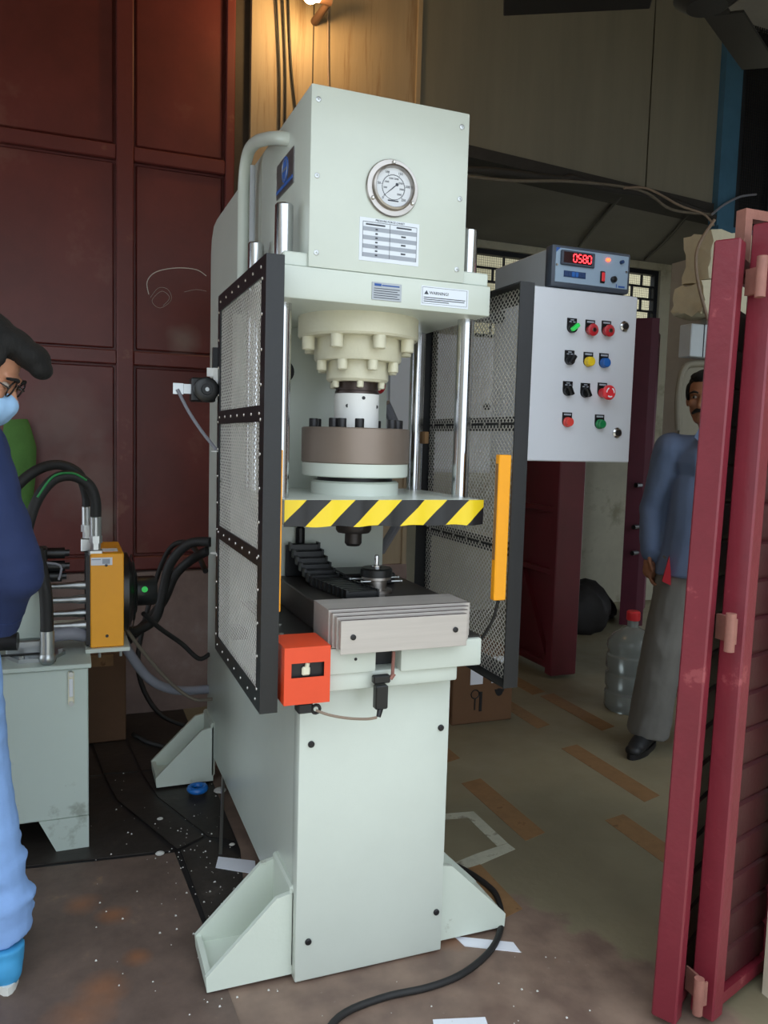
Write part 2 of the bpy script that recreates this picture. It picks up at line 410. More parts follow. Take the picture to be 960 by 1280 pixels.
# low concrete plinth with a rough battered face
pm = MB(); nx, nz = 40, 10; g = []
for i in range(nx+1):
    row = []
    for j in range(nz+1):
        t = j/nz; x = -2.2+4.0*i/nx
        row.append(pm.bm.verts.new((x, YB-.10*(1-t)-.02*random.random(), .70*t)))
    row.append(pm.bm.verts.new((x, YB+.1, .70))); g.append(row)
for i in range(nx):
    for j in range(nz+1): pm.bm.faces.new((g[i][j], g[i+1][j], g[i+1][j+1], g[i][j+1]))
struct(pm.build('wall_plinth', 'concrete_stain', ang=60))
struct(MB().box(.79, .872, YB+.05, YB+.14, .70, 4.3).build('trim_1', 'dark_post'))
tan = struct(MB().box(.872, 1.80, YB+.005, YB+.05, .70, 4.3).build('wall_back', 'tan_ply'))
MB().box(1.19, 1.196, YB+.0, YB+.006, .70, 4.3).build('batten', 'dark_post', tan)
MB().box(1.775, 1.80, YB-.01, YB+.006, .70, 4.3).build('batten', 'tan_ply', tan)
# upper sheet wall over the inner bay, its right end farther back
k = math.tan(math.radians(6.7))
def up(x, d=0.): return (x, YB+k*(x-1.8)+d)
for a, b, n in ((1.80, 3.50, 'wall_upper'), (3.512, 4.9, 'wall_upper_panel')):
    o = MB().prism([up(a), up(b), up(b, .03), up(a, .03)], 'z', 3.085, 4.3).build(n, 'olive_sheet')
    if n == 'wall_upper': struct(o); upper = o
    else: o.parent = upper
MB().prism([up(1.80, .05), up(4.9, .05), up(4.9, .07), up(1.80, .07)], 'z', 3.085, 4.3).build('backing_board', 'dark_beam', upper)  # dark sheet added to keep sky light out of the panel seam
struct(MB().prism([up(1.80, -.02), up(4.9, -.02), up(4.9, .2), up(1.80, .2)], 'z', 3.02, 3.085).build('trim_2', 'dark_beam'))
struct(MB().prism([(1.8, YB+.1), (5.2, YB+.5), (5.2, 6.0), (1.8, 6.0)], 'z', 3.04, 3.12).build('ceiling_inner', 'soffit_grey'))
struct(MB().box(-3.6, 5.3, 1.45, 4.7, 4.3, 4.42).build('ceiling', 'grey_plaster'))
struct(MB().box(1.70, 1.80, YB+.05, 6.0, 0, 3.04).build('wall_inner', 'grey_plaster'))
# rear wall of the bay with a grilled window
YR = 5.9
rear = MB(); rear.box(1.8, 5.2, YR, YR+.12, 0, 2.27); rear.box(1.8, 5.2, YR, YR+.12, 2.98, 3.04)
rear.box(1.8, 3.05, YR, YR+.12, 2.27, 2.98); rear.box(4.92, 5.2, YR, YR+.12, 2.27, 2.98)
struct(rear.build('wall_rear', 'pale_wall'))
win = struct(MB().box(3.05, 4.92, YR+.03, YR+.09, 2.27, 2.30).box(3.05, 4.92, YR+.03, YR+.09, 2.94, 2.98).box(3.05, 3.09, YR+.03, YR+.09, 2.30, 2.94).box(4.88, 4.92, YR+.03, YR+.09, 2.30, 2.94).build('window_1', 'grille_dark'))
for i in range(1, 6): MB().box(3.09, 4.88, YR+.035, YR+.06, 2.30+.107*i-.008, 2.30+.107*i+.008).build('grille_bar', 'grille_dark', win)
for i in range(6):
    for x in range(9):
        xx = 3.25+.2*x+(.1 if i % 2 else 0)
        if xx < 4.86: MB().box(xx-.007, xx+.007, YR+.037, YR+.058, 2.308+.107*i, 2.40+.107*i).build('grille_bar', 'grille_dark', win)
wm = MB()
for i in range(90): wm.box(3.09+.02*i, 3.0915+.02*i, YR+.066, YR+.068, 2.3, 2.94)
for i in range(32): wm.box(3.09, 4.88, YR+.068, YR+.07, 2.3+.02*i, 2.3015+.02*i)
o = wm.build('insect_mesh', 'grille_dark', win, smooth=False); o['kind'] = 'stuff'
struct(MB().box(1.5, 7.0, 7.3, 7.5, 0, 3.6).build('wall_outside', 'beige_far'))
far = struct(MB().box(5.1, 5.25, 1.5, 4.5, 0, 4.3).box(5.1, 5.25, 4.5, 4.9, 0, 4.3).box(5.1, 5.25, 5.5, 6.0, 0, 4.3).box(5.1, 5.25, 4.9, 5.5, 1.9, 4.3).build('wall_right', 'wall_dark'))  # hidden doorway gap added to let daylight onto the rear wall
struct(MB().box(5.08, 5.1, 1.5, 5.9, 2.2, 3.04).build('trim_3', 'grey_plaster'))
struct(MB().box(-3.65, -3.5, 1.45, 4.4, 2.7, 4.3).build('wall_left', 'wall_dark'))  # unseen wall, left open below for daylight on the press side
struct(MB().box(-3.5, -2.2, YB+.03, YB+.15, 0, 4.3).build('wall_back_left', 'red_sheet'))
struct(MB().box(-5, 7, -10, 1.2, 0, .004).build('ground', 'pillar_cream'))  # unseen pale lane surface, added to bounce daylight upward
# street front: right pier; the rest unseen, openings shaped for the daylight
struct(MB().box(1.665, 2.35, 1.28, 1.45, 0, 4.42).box(4.8, 5.25, 1.28, 1.45, 0, 4.42).box(2.35, 4.8, 1.28, 1.45, 3.2, 4.42).build('wall_front_right', 'pillar_cream'))  # far opening is assumed, admits daylight to the right interior
struct(MB().box(-3.6, 1.665, 1.28, 1.45, 2.58, 4.42).build('wall_header', 'pillar_cream'))  # unseen header, lowered to cut light from the high sky
# unseen lane walls, added to narrow the daylight and its reflections
struct(MB().box(-5.0, -4.8, -9, 1.28, 0, 4.0).build('wall_lane_left', 'grey_plaster'))
struct(MB().box(6.6, 6.8, -9, 1.28, 0, 4.0).build('wall_lane_right', 'grey_plaster'))
struct(MB().box(-5.0, -3.5, 1.28, 1.45, 0, 4.42).build('wall_front_left', 'pillar_cream'))  # unseen pier, set far aside to widen the daylight opening
# dark red door leaf standing open in the bay
dl = struct(MB().box(2.735, 2.77, 4.03, 4.46, .03, 2.0).build('door_2', 'door_maroon'))
for z in (.05, .62, 1.0, 1.36, 1.93): MB().box(2.70, 2.735, 4.06, 4.46, z, z+.035, .004).build('door_rail', 'door_maroon', dl)
MB().box(2.68, 2.86, 3.99, 4.06, .02, 2.03, .006).build('door_stile', 'door_maroon', dl)
MB().hexa([(2.705, 4.07, .08), (2.735, 4.07, .08), (2.735, 4.12, .08), (2.705, 4.12, .08)], [(2.705, 4.40, .62), (2.735, 4.40, .62), (2.735, 4.45, .62), (2.705, 4.45, .62)]).build('door_brace', 'door_maroon', dl)
dp = MB(); dvec = Vector((.57, .55, 0)).normalized(); nn = Vector((-dvec.y, dvec.x, 0))
def onleaf(t, d): return tuple((Vector((4.09, 5.0, 0))+dvec*t+nn*d).to_2d())
dp.prism([onleaf(0, 0), onleaf(.8, 0), onleaf(.8, .035), onleaf(0, .035)], 'z', .02, 2.36)
dpo = struct(dp.build('door_3', 'door_purple'))
MB().prism([onleaf(-.02, -.02), onleaf(.02, -.07), onleaf(.05, .06), onleaf(-.02, .10)], 'z', .02, 2.38).build('door_stile', 'door_purple', dpo)
for z in (1.12, .80, .60): MB().cyl((4.06, 4.96, z), (3.99, 4.93, z), .018, seg=10).build('door_bolt', 'black_plastic', dpo)
# pier on the right with broken concrete ledges
pier = struct(MB().box(3.2, 3.5, 3.45, 3.75, 0, 2.45).build('wall_pier', 'grey_plaster'))
def lump(x0, x1, y0, y1, z0, z1):
    m = MB(); m.box(x0, x1, y0, y1, z0, z1)
    bmesh.ops.subdivide_edges(m.bm, edges=m.bm.edges[:], cuts=4, use_grid_fill=True)
    for v in m.bm.verts: v.co += Vector([random.uniform(-.012, .012) for _ in range(3)])
    return m.build('concrete_ledge', 'cream_stone', pier, ang=60)
lump(3.06, 3.40, 3.30, 3.5, 2.27, 2.52); lump(3.01, 3.36, 3.28, 3.5, 2.10, 2.26)
# blue steel column and dark wire grille to its right, high on the far wall
bc = struct(MB().box(4.13, 4.24, 4.42, 4.50, 2.93, 4.3).box(4.25, 4.30, 4.44, 4.50, 2.93, 4.3).build('trim_4', 'blue_steel'))
struct(MB().box(4.13, 5.1, 4.40, 4.50, 2.80, 2.93).build('trim_5', 'blue_steel'))
gm = struct(MB().box(4.30, 4.33, 4.44, 4.47, 2.93, 4.3).box(4.58, 4.61, 4.43, 4.47, 2.93, 4.3).box(5.05, 5.1, 4.44, 4.47, 2.93, 4.3).build('window_2', 'grille_dark'))
wm = MB()
for i in range(38): wm.box(4.33+.02*i, 4.335+.02*i, 4.448, 4.452, 2.93, 4.3)
for i in range(68): wm.box(4.33, 5.08, 4.452, 4.456, 2.94+.02*i, 2.945+.02*i)
o = wm.build('wire_mesh', 'grille_dark', gm, smooth=False); o['kind'] = 'stuff'
MB().box(4.30, 5.1, 4.5, 4.52, 2.93, 4.3).build('backing_board', 'dark_beam', gm)

# chalk scribble on the red sheet gate
def chalk(pp): MB().tube([px(u, v, 1, YB+.027) for u, v in pp], .0022, 5, 5, flat=.4).build('chalk_mark', 'debris_white', gate)
chalk([(186, 368), (184, 352), (195, 340), (220, 335), (245, 337), (258, 345)]); chalk([(188, 372), (198, 360), (210, 362), (214, 375), (200, 385), (190, 376), (202, 364), (212, 372), (204, 382)]); chalk([(230, 365), (245, 362), (258, 364)])
# ---------------------------------------------------------------- hydraulic press
F = 1.876; PC = .738
press = thing('hydraulic_press', 'tall cream C-frame hydraulic press with black mesh side guards and pressure gauge', 'press', (PC, 2.5, 0))
def P(mb, name, m, parent=press, **k): return mb.build(name, m, parent, **k)
frame = P(MB().prism([(1.90, .107), (3.33, .107), (3.33, 2.13), (3.315, 2.18), (3.27, 2.222), (3.20, 2.232), (2.385, 2.232), (2.385, .79), (1.90, .79)], 'x', .537, .941), 'frame', 'cream', ang=20)
P(MB().lathe([(0.001, 0), (.035, 0), (.035, .01), (.001, .01)], (.60, 2.376, 1.60), 'y', 24), 'port_hole', 'gun_black', frame)
P(MB().sph((.905, 2.36, 1.57), (.02, .02, .024)).cyl((.905, 2.36, 1.57), (.905, 2.39, 1.57), .012), 'red_knob', 'red_plastic', frame)
cover = P(MB().box(.531, .947, F, F+.05, .006, .775, .004, 2), 'front_cover', 'cream')
def bolt(mb): mb.lathe([(.009, -.006), (.009, .002), (.005, .002), (.005, -.002), (.001, -.002)], (0, 0, 0), 'y', 12)
repeat('cover_screw', lambda m: m.lathe([(.0085, .004), (.0085, -.004), (.006, -.006), (.001, -.006)], (0, 0, 0), 'y', 12), 'gun_black', cover, [(.562, F, .636), (.922, F, .640), (.565, F, .112), (.928, F, .120)])
# feet: open channels with two gussets
def foot(s, y0, y1):
    x = lambda d: .738+s*d
    m = MB(); pr = [(x(.203), .012), (x(.425), .012), (x(.428), .05), (x(.25), .225), (x(.203), .235)]
    m.prism(pr, 'y', y0, y0+.014); m.prism(pr, 'y', y1-.014, y1)
    a, b = sorted((x(.203), x(.425))); m.box(a, b, y0+.014, y1-.014, .012, .03)
    a, b = sorted((x(.412), x(.426))); m.box(a, b, y0+.014, y1-.014, .03, .05)
    a, b = sorted((x(.195), x(.215))); m.box(a, b, y0, y1, .03, .25, .006)
    f = P(m, 'foot', 'cream_foot')
    a, b = sorted((x(.23), x(.41))); P(MB().box(a, b, y0+.03, y1-.03, 0, .012), 'foot_pad', 'rubber', f)
for s in (-1, 1):
    foot(s, 1.905, 2.10); foot(s, 3.15, 3.34)
# crown beam, corner blocks, head box
beam = P(MB().box(.470, 1.020, F-.004, 2.36, 1.729, 1.806, .005, 2), 'crown_beam', 'cream')
for a, b in ((.472, .548), (.942, 1.018)):
    for y in (1.885, 2.205): P(MB().box(a, b, y, y+.14, 1.8065, 1.840, .003), 'rod_block', 'cream', beam)
head = P(MB().box(.530, .943, F-.002, 2.38, 1.8065, 2.224, .004, 2), 'head_box', 'cream')
repeat('panel_screw', lambda m: m.lathe([(.0065, .002), (.0065, -.0015), (.0055, -.002), (.0022, -.002), (.002, .001), (.001, .001)], (0, 0, 0), 'y', 12), 'zinc', head, [(x, F-.002, z) for x, z in ((.547, 2.189), (.547, 2.017), (.549, 1.840), (.921, 2.188), (.922, 2.013), (.920, 1.839))])
# guide rods through crown and platen
for x in (PC-.248, PC+.255):
    for y, zt in ((1.955, 1.965), (2.268, 1.94)):
        P(MB().lathe([(.001, 1.252), (.0225, 1.252), (.0225, zt-.004), (.0195, zt), (.001, zt)], (x, y, 0), 'z', 24), 'guide_rod', 'chrome')
# pipe loop on the left side
P(MB().tube([(.545, 2.08, 2.165), (.515, 2.12, 2.178), (.50, 2.22, 2.205), (.497, 2.34, 2.232), (.496, 2.43, 2.228), (.495, 2.475, 2.16), (.495, 2.48, 2.0), (.495, 2.475, 1.55)], .0175, 14, 6), 'pipe', 'cream', ang=60)
P(MB().tube([(.512, 2.43, 2.20), (.512, 2.43, 1.5)], .008, 10), 'thin_pipe', 'cab_grey')
# pressure gauge
gc = Vector((.737, F-.002, 2.013))
gauge = P(MB().lathe([(.001, 0), (.0675, 0), (.0685, -.004), (.066, -.008), (.055, -.009), (.053, -.020), (.049, -.022), (.047, -.019), (.046, -.010), (.001, -.010)], gc, 'y', 48), 'pressure_gauge', 'steel')
P(MB().lathe([(.001, -.0102), (.0462, -.0102), (.0462, -.0112), (.001, -.0112)], gc, 'y', 40), 'dial', 'dial_white', gauge)
P(MB().ring(gc+Vector((0, -.0112, 0)), .029, .0007, 'y', 40, 4), 'dial_scale', 'ink', gauge)
def dialp(a, r): return gc+Vector((math.sin(math.radians(a))*r, -.0115, math.cos(math.radians(a))*r))
for i, s in enumerate(('0', '50', '100', '150', '200', '250')): text(s, .008, dialp(-135+54*i, .038), 'ink', gauge, 'dial_number')
for i, s in enumerate(('500', '1000', '1500', '2000', '2500', '3000', '3500')): text(s, .0062, dialp(-135+38.5*(i+1), .0215), 'ink', gauge, 'dial_number')
tk = MB()
for i in range(51):
    a = -135+5.4*i; p, q = dialp(a, .029), dialp(a, .0335 if i % 10 == 0 else .031); tk.cyl(p, q, .0004, seg=4)
P(tk, 'dial_ticks', 'ink', gauge)
n0, n1 = dialp(-131, .034), dialp(49, .012)
P(MB().tube([n0, gc+Vector((0, -.0125, 0)), n1], [.0004, .0011, .0009], 5).sph(n1, (.004, .001, .004)), 'needle', 'ink', gauge)
P(MB().box(gc.x-.014, gc.x+.014, gc.y-.0117, gc.y-.0113, gc.z-.033, gc.z-.030), 'maker_line', 'ink', gauge)
repeat('rim_screw', lambda m: m.lathe([(.0048, 0), (.0048, -.003), (.003, -.005), (.001, -.005)], (0, 0, 0), 'y', 10), 'rivet', gauge, [gc+Vector((.060*math.sin(a), -.008, .060*math.cos(a))) for a in (0, 2.1, -2.1)])
# stickers and plates
chart = P(MB().box(.656, .813, F-.0032, F-.002, 1.835, 1.937), 'force_chart', 'label_paper')
text('PRESSURE FORCE CHART', .0068, (.735, F-.0034, 1.9325), 'ink', chart)
for i in range(4): P(MB().box(.664, .806, F-.0037, F-.0032, 1.8445+.0205*i, 1.8545+.0205*i), 'shaded_row', 'label_grey', chart)
P(MB().box(.7345, .7353, F-.0041, F-.0036, 1.8445, 1.9275).box(.664, .8065, F-.0041, F-.0036, 1.927, 1.9278).box(.664, .6647, F-.0041, F-.0036, 1.8445, 1.9278).box(.8058, .8065, F-.0041, F-.0036, 1.8445, 1.9278), 'table_lines', 'ink', chart)
rw = MB(); rw.box(.672, .722, F-.004, F-.0032, 1.920, 1.9235).box(.752, .792, F-.004, F-.0032, 1.920, 1.9235)
for i in range(7): rw.box(.697, .703, F-.0042, F-.0032, 1.848+.0102*i, 1.8515+.0102*i)
for i in range(3): rw.box(.765, .777, F-.0042, F-.0032, 1.8585+.0205*i, 1.862+.0205*i)
P(rw, 'printed_rows', 'ink', chart)['kind'] = 'stuff'
pl = P(MB().box(.691, .769, F-.0065, F-.004, 1.744, 1.786), 'name_plate', 'plate_alu')
P(MB().box(.697, .715, F-.0072, F-.0064, 1.777, 1.783).box(.717, .763, F-.0072, F-.0064, 1.778, 1.781), 'plate_heading', 'ink_blue', pl)
q = MB()
for i in range(5): q.box(.696, .764-.006*(i % 2), F-.007, F-.0064, 1.7485+.0055*i, 1.7502+.0055*i)
P(q, 'plate_rows', 'ink', pl)
ws = P(MB().box(.823, .955, F-.0052, F-.004, 1.742, 1.790), 'warning_sticker', 'label_paper')
text('WARNING!', .0105, (.872, F-.0055, 1.7735), 'ink', ws)
P(MB().prism([(.831, 1.7695), (.843, 1.7695), (.837, 1.7795)], 'y', F-.0058, F-.0052), 'warning_triangle', 'ink', ws)
q = MB()
for a, b, c, d in ((.826, .951, 1.7865, 1.7872), (.826, .951, 1.7468, 1.7475), (.826, .8267, 1.7468, 1.787), (.9503, .951, 1.7468, 1.787)): q.box(a, b, F-.0056, F-.0052, c, d)
P(q, 'sticker_border', 'ink', ws)
q = MB()
for i, e in enumerate((.90, .944, .946)): q.box(.830, e, F-.0056, F-.0052, 1.7515+.0048*i, 1.7535+.0048*i)
P(q, 'sticker_text_lines', 'ink', ws)
badge = P(MB().box(.527, .530, 2.018, 2.192, 2.040, 2.128), 'maker_badge', 'badge_grey')
P(MB().lathe([(.001, 0), (.032, 0), (.032, -.0015), (.001, -.0015)], (.527, 2.10, 2.094), 'x', 28), 'badge_oval', 'badge_blue', badge)
P(MB().box(.5255, .5272, 2.022, 2.188, 2.051, 2.060), 'badge_band', 'badge_blue', badge)
P(MB().ring((.5256, 2.10, 2.094), .026, .0012, 'x', 28, 4), 'badge_ring', 'plate_alu', badge)
P(MB().box(.525, .5257, 2.08, 2.12, 2.091, 2.097), 'badge_mark', 'plate_alu', badge)
# cylinder stack
AX, AY = .743, 2.11
def disc(name, prof, m, seg=48): return P(MB().lathe(prof, (AX, AY, 0), 'z', seg), name, m)
fl = disc('cylinder_flange', [(.001, 1.729), (.165, 1.729), (.165, 1.678), (.160, 1.672), (.001, 1.672)], 'cream_cast')
c2 = disc('cylinder_body', [(.001, 1.672), (.120, 1.672), (.120, 1.618), (.116, 1.612), (.001, 1.612)], 'cream_cast')
c3 = disc('gland', [(.001, 1.612), (.086, 1.612), (.086, 1.565), (.080, 1.558), (.001, 1.558)], 'cream_cast')
def ringbolts(n, R, z, r, h, m, par, ph=0., up=False):
    b = lambda mb: mb.lathe([(r, 0), (r, -h+.002), (r-.002, -h), (r*.55, -h), (r*.5, -h+.006), (.001, -h+.006)] if not up else [(r, 0), (r, h-.002), (r-.002, h), (r*.55, h), (r*.5, h-.006), (.001, h-.006)], (0, 0, 0), 'z', 12)
    repeat('cap_screw', b, m, par, [(AX+R*math.cos(ph+2*PI*i/n), AY+R*math.sin(ph+2*PI*i/n), z) for i in range(n)])
ringbolts(8, .144, 1.672, .0175, .034, 'cream_cast', fl, .054)
ringbolts(8, .105, 1.612, .014, .027, 'cream_cast', c2, .054)
ringbolts(6, .072, 1.558, .0095, .017, 'cream_cast', c3, .3)
disc('wiper_ring', [(.001, 1.558), (.059, 1.558), (.059, 1.535), (.061, 1.533), (.061, 1.526), (.001, 1.526)], 'dark_ring')
ramp_o = disc('ram', [(.001, 1.526), (.062, 1.526), (.062, 1.433), (.001, 1.433)], 'white_paint')
repeat('ram_hole', lambda m: m.lathe([(.001, 0), (.005, 0), (.005, -.002), (.001, -.002)], (0, 0, 0), 'y', 10), 'gun_black', ramp_o, [(AX-.002, AY-.0605, 1.514), (AX-.042, AY-.044, 1.492), (AX+.042, AY-.044, 1.492)])
dk = disc('ram_flange', [(.001, 1.433), (.147, 1.433), (.150, 1.430), (.150, 1.340), (.147, 1.337), (.001, 1.337)], 'bronze_disc', 64)
repeat('socket_screw', lambda m: m.lathe([(.0125, 0), (.0125, .022), (.0115, .024), (.007, .024), (.006, .016), (.001, .016)], (0, 0, 0), 'z', 12), 'gun_black', dk, [(AX+.118*math.cos(math.radians(a)), AY+.118*math.sin(math.radians(a)), 1.433) for a in (-140, -128, -105, -55, -38, -28, 40, 90, 140, 165)])
disc('adapter_disc', [(.001, 1.337), (.147, 1.337), (.147, 1.304), (.144, 1.301), (.001, 1.301)], 'cream')
disc('load_cell_gap', [(.001, 1.301), (.105, 1.301), (.105, 1.288), (.001, 1.288)], 'gun_black')
disc('pressure_pad', [(.001, 1.289), (.116, 1.289), (.122, 1.284), (.122, 1.252), (.001, 1.252)], 'cream')
plat = P(MB().box(.482, 1.020, F+.002, 2.33, 1.190, 1.252, .003), 'platen', 'cream')
tape = MB(); nseg = 40; vv = []
for i in range(nseg+1):
    x = .483+.540*i/nseg; y = F-.0015-.004*abs(math.sin(i*.55))**6-(.003 if i > 32 else 0)
    vv.append([tape.bm.verts.new((x, y, 1.186+.002*math.sin(i*.8))), tape.bm.verts.new((x, y, 1.2515)), tape.bm.verts.new((x, F+.0025, 1.2515)), tape.bm.verts.new((x, F+.0025, 1.186))])
for A, B in zip(vv, vv[1:]):
    for j in range(4): tape.bm.faces.new((A[j], A[(j+1) % 4], B[(j+1) % 4], B[j]))
tape.bm.faces.new(vv[0]); tape.bm.faces.new(vv[-1][::-1])
tape.build('hazard_tape', 'hazard_tape', plat, org=(.537, F, 1.188))
# punch tool under the platen
tl = disc('punch_holder', [(.001, 1.190), (.050, 1.190), (.050, 1.178), (.047, 1.176), (.050, 1.173), (.050, 1.150), (.045, 1.142), (.001, 1.142)], 'tool_black')
disc('punch', [(.001, 1.142), (.024, 1.142), (.024, 1.112), (.018, 1.104), (.001, 1.104)], 'tool_black')
P(MB().lathe([(.001, 0), (.006, 0), (.006, -.003), (.001, -.003)], (AX+.004, AY-.0495, 1.160), 'y', 10), 'grub_screw', 'gun_black', tl)
P(MB().box(1.010, 1.024, 2.235, 2.262, 1.395, 1.432, .002), 'rod_stop', 'tape_orange')
# work table
tab = P(MB().box(.484, .702, 1.800, 2.385, .832, .898, .005, 2), 'table_slab', 'cream')
P(MB().box(.768, .995, 1.800, 2.385, .826, .898, .005, 2), 'table_slab', 'cream')
P(MB().box(.702, .768, 1.86, 2.385, .832, .895), 'table_channel', 'gun_black')
P(MB().box(.500, .935, 1.815, 2.385, .786, .8315, .006, 2), 'table_ledge', 'cream')
P(MB().box(.484, .995, 1.812, 2.385, .898, .903), 'bolster_top', 'bed_black')
repeat('table_screw', lambda m: m.lathe([(.006, 0), (.006, .003), (.001, .003)], (0, 0, 0), 'z', 10), 'rivet', press, [(.50, 1.95, .903), (.52, 2.05, .903), (.545, 1.90, .903)])
P(MB().lathe([(.001, -.001), (.004, -.001), (.004, .002), (.001, .002)], (.648, 1.80, .868), 'y', 8), 'table_hole', 'gun_black')
slide = P(MB().box(.590, .965, 1.93, 2.375, .903, .978, .003), 'slide_block', 'slide_grey')
# telescopic way cover: four nested sheets
for i in range(4):
    y = 1.758+.020*i; a, b = .594-.004*i, .928+.0125*i; z = .974+.005*i; m = MB()
    m.box(a, b, y, y+.0022, .900 if i else .893, z, .0008)
    m.box(a, b, y+.0022, y+(.016 if i < 3 else .125), z-.0022, z); m.box(a, a+.0022, y+.0022, y+(.016 if i < 3 else .125), .905, z-.0022); m.box(b-.0022, b, y+.0022, y+(.016 if i < 3 else .125), .905, z-.0022)
    wc = P(m, 'way_cover_sheet', 'sheet_steel')
    P(MB().box(a+.001, b-.001, y+.003, y+.006, z, z+.0012), 'wiper_edge', 'dark_ring', wc)
    if i == 0: repeat('sheet_screw', lambda mm: mm.lathe([(.007, .002), (.007, -.003), (.004, -.004), (.001, -.004)], (0, 0, 0), 'y', 12), 'gun_black', wc, [(.625, y, .934), (.895, y, .936)])
# drag chain, end bracket, rotary fixture
ch = P(MB().box(.615, .72, 2.36, 2.372, .978, 1.075, .002), 'chain_bracket', 'black_paint')
P(MB().box(.648, .676, 2.366, 2.38, 1.06, 1.135, .010), 'chain_post', 'black_paint', ch)
def link(mb): mb.box(-.045, .045, -.011, .011, 0, .022, .002).box(-.047, -.041, -.014, .014, .001, .026).box(.041, .047, -.014, .014, .001, .026)
repeat('chain_link', link, 'black_plastic', press, [(.668+.004*i, 2.345-.026*i, .979+.08*max(0, 1-i/6.)**1.4) for i in range(15)])
fx = P(MB().lathe([(.001, .978), (.046, .978), (.046, .985), (.030, .988), (.030, 1.010), (.042, 1.014), (.042, 1.022), (.001, 1.022)], (.802, 2.075, 0), 'z', 28), 'fixture_base', 'steel')
P(MB().lathe([(.001, 1.022), (.045, 1.022), (.045, 1.042), (.040, 1.046), (.001, 1.046)], (.802, 2.075, 0), 'z', 28), 'fixture_ring', 'black_plastic', fx)
P(MB().lathe([(.001, 1.046), (.016, 1.046), (.016, 1.052), (.0065, 1.054), (.0065, 1.078), (.004, 1.082), (.001, 1.082)], (.802, 2.075, 0), 'z', 16), 'fixture_pin', 'chrome', fx)
for dx, dy in ((-.07, .02), (-.055, -.03), (.075, .02), (.06, -.04)): P(MB().cyl((.802+dx*.5, 2.075+dy, 1.012), (.802+dx, 2.075+dy, 1.012), .0025, seg=8).sph((.802+dx, 2.075+dy, 1.012), .0045), 'fixture_screw', 'zinc', fx)
P(MB().box(.74, .90, 2.17, 2.30, .978, 1.012, .004), 'fixture_block', 'gun_black')
# orange switch guard on the table corner
rb = MB(); x0, x1, y0, y1, z0, z1 = .462, .574, 1.770, 1.90, .778, .915
rb.box(x0, x1, y0, y0+.003, z0, .842).box(x0, x1, y0, y0+.003, .877, z1).box(x0, x0+.017, y0, y0+.003, .842, .877).box(x1-.015, x1, y0, y0+.003, .842, .877)
rb.box(x0, x1, y0+.003, y1, z1-.003, z1).box(x0, x0+.003, y0+.003, y1, z0, z1-.003).box(x1-.003, x1, y0+.003, y1, z0, z1-.003)
sg = P(rb, 'switch_guard', 'orange_box')
P(MB().box(.506, .526, 1.774, 1.782, .845, .866, .003).cyl((.518, 1.779, .862), (.520, 1.777, .876), .0055), 'toggle_switch', 'cream_cast', sg)
P(MB().box(.467, .570, 1.782, 1.798, .79, .90), 'switch_body', 'gun_black', sg)  # dark back added, paints the slot interior as shaded
P(MB().box(.498, .535, 1.775, 1.81, .752, .778, .004).ring((.545, 1.785, .758), .010, .004, 'y', 12, 6), 'cable_gland', 'gun_black')
P(MB().box(.695, .728, 1.778, 1.800, .742, .802, .003).box(.690, .735, 1.782, 1.800, .806, .826, .003).cyl((.712, 1.789, .742), (.706, 1.785, .722), .008, .006, 8), 'limit_switch', 'black_plastic')
P(MB().cyl((.742, 1.79, .82), (.748, 1.80, .88), .0045, seg=8).cyl((.735, 1.787, .815), (.745, 1.787, .828), .006, seg=8), 'switch_lever', 'rust_pink')
P(MB().tube([(.545, 1.785, .755), (.575, 1.775, .744), (.62, 1.77, .733), (.67, 1.775, .724), (.700, 1.783, .722)], .0035, 8, 5), 'switch_cable', 'wire_tan')
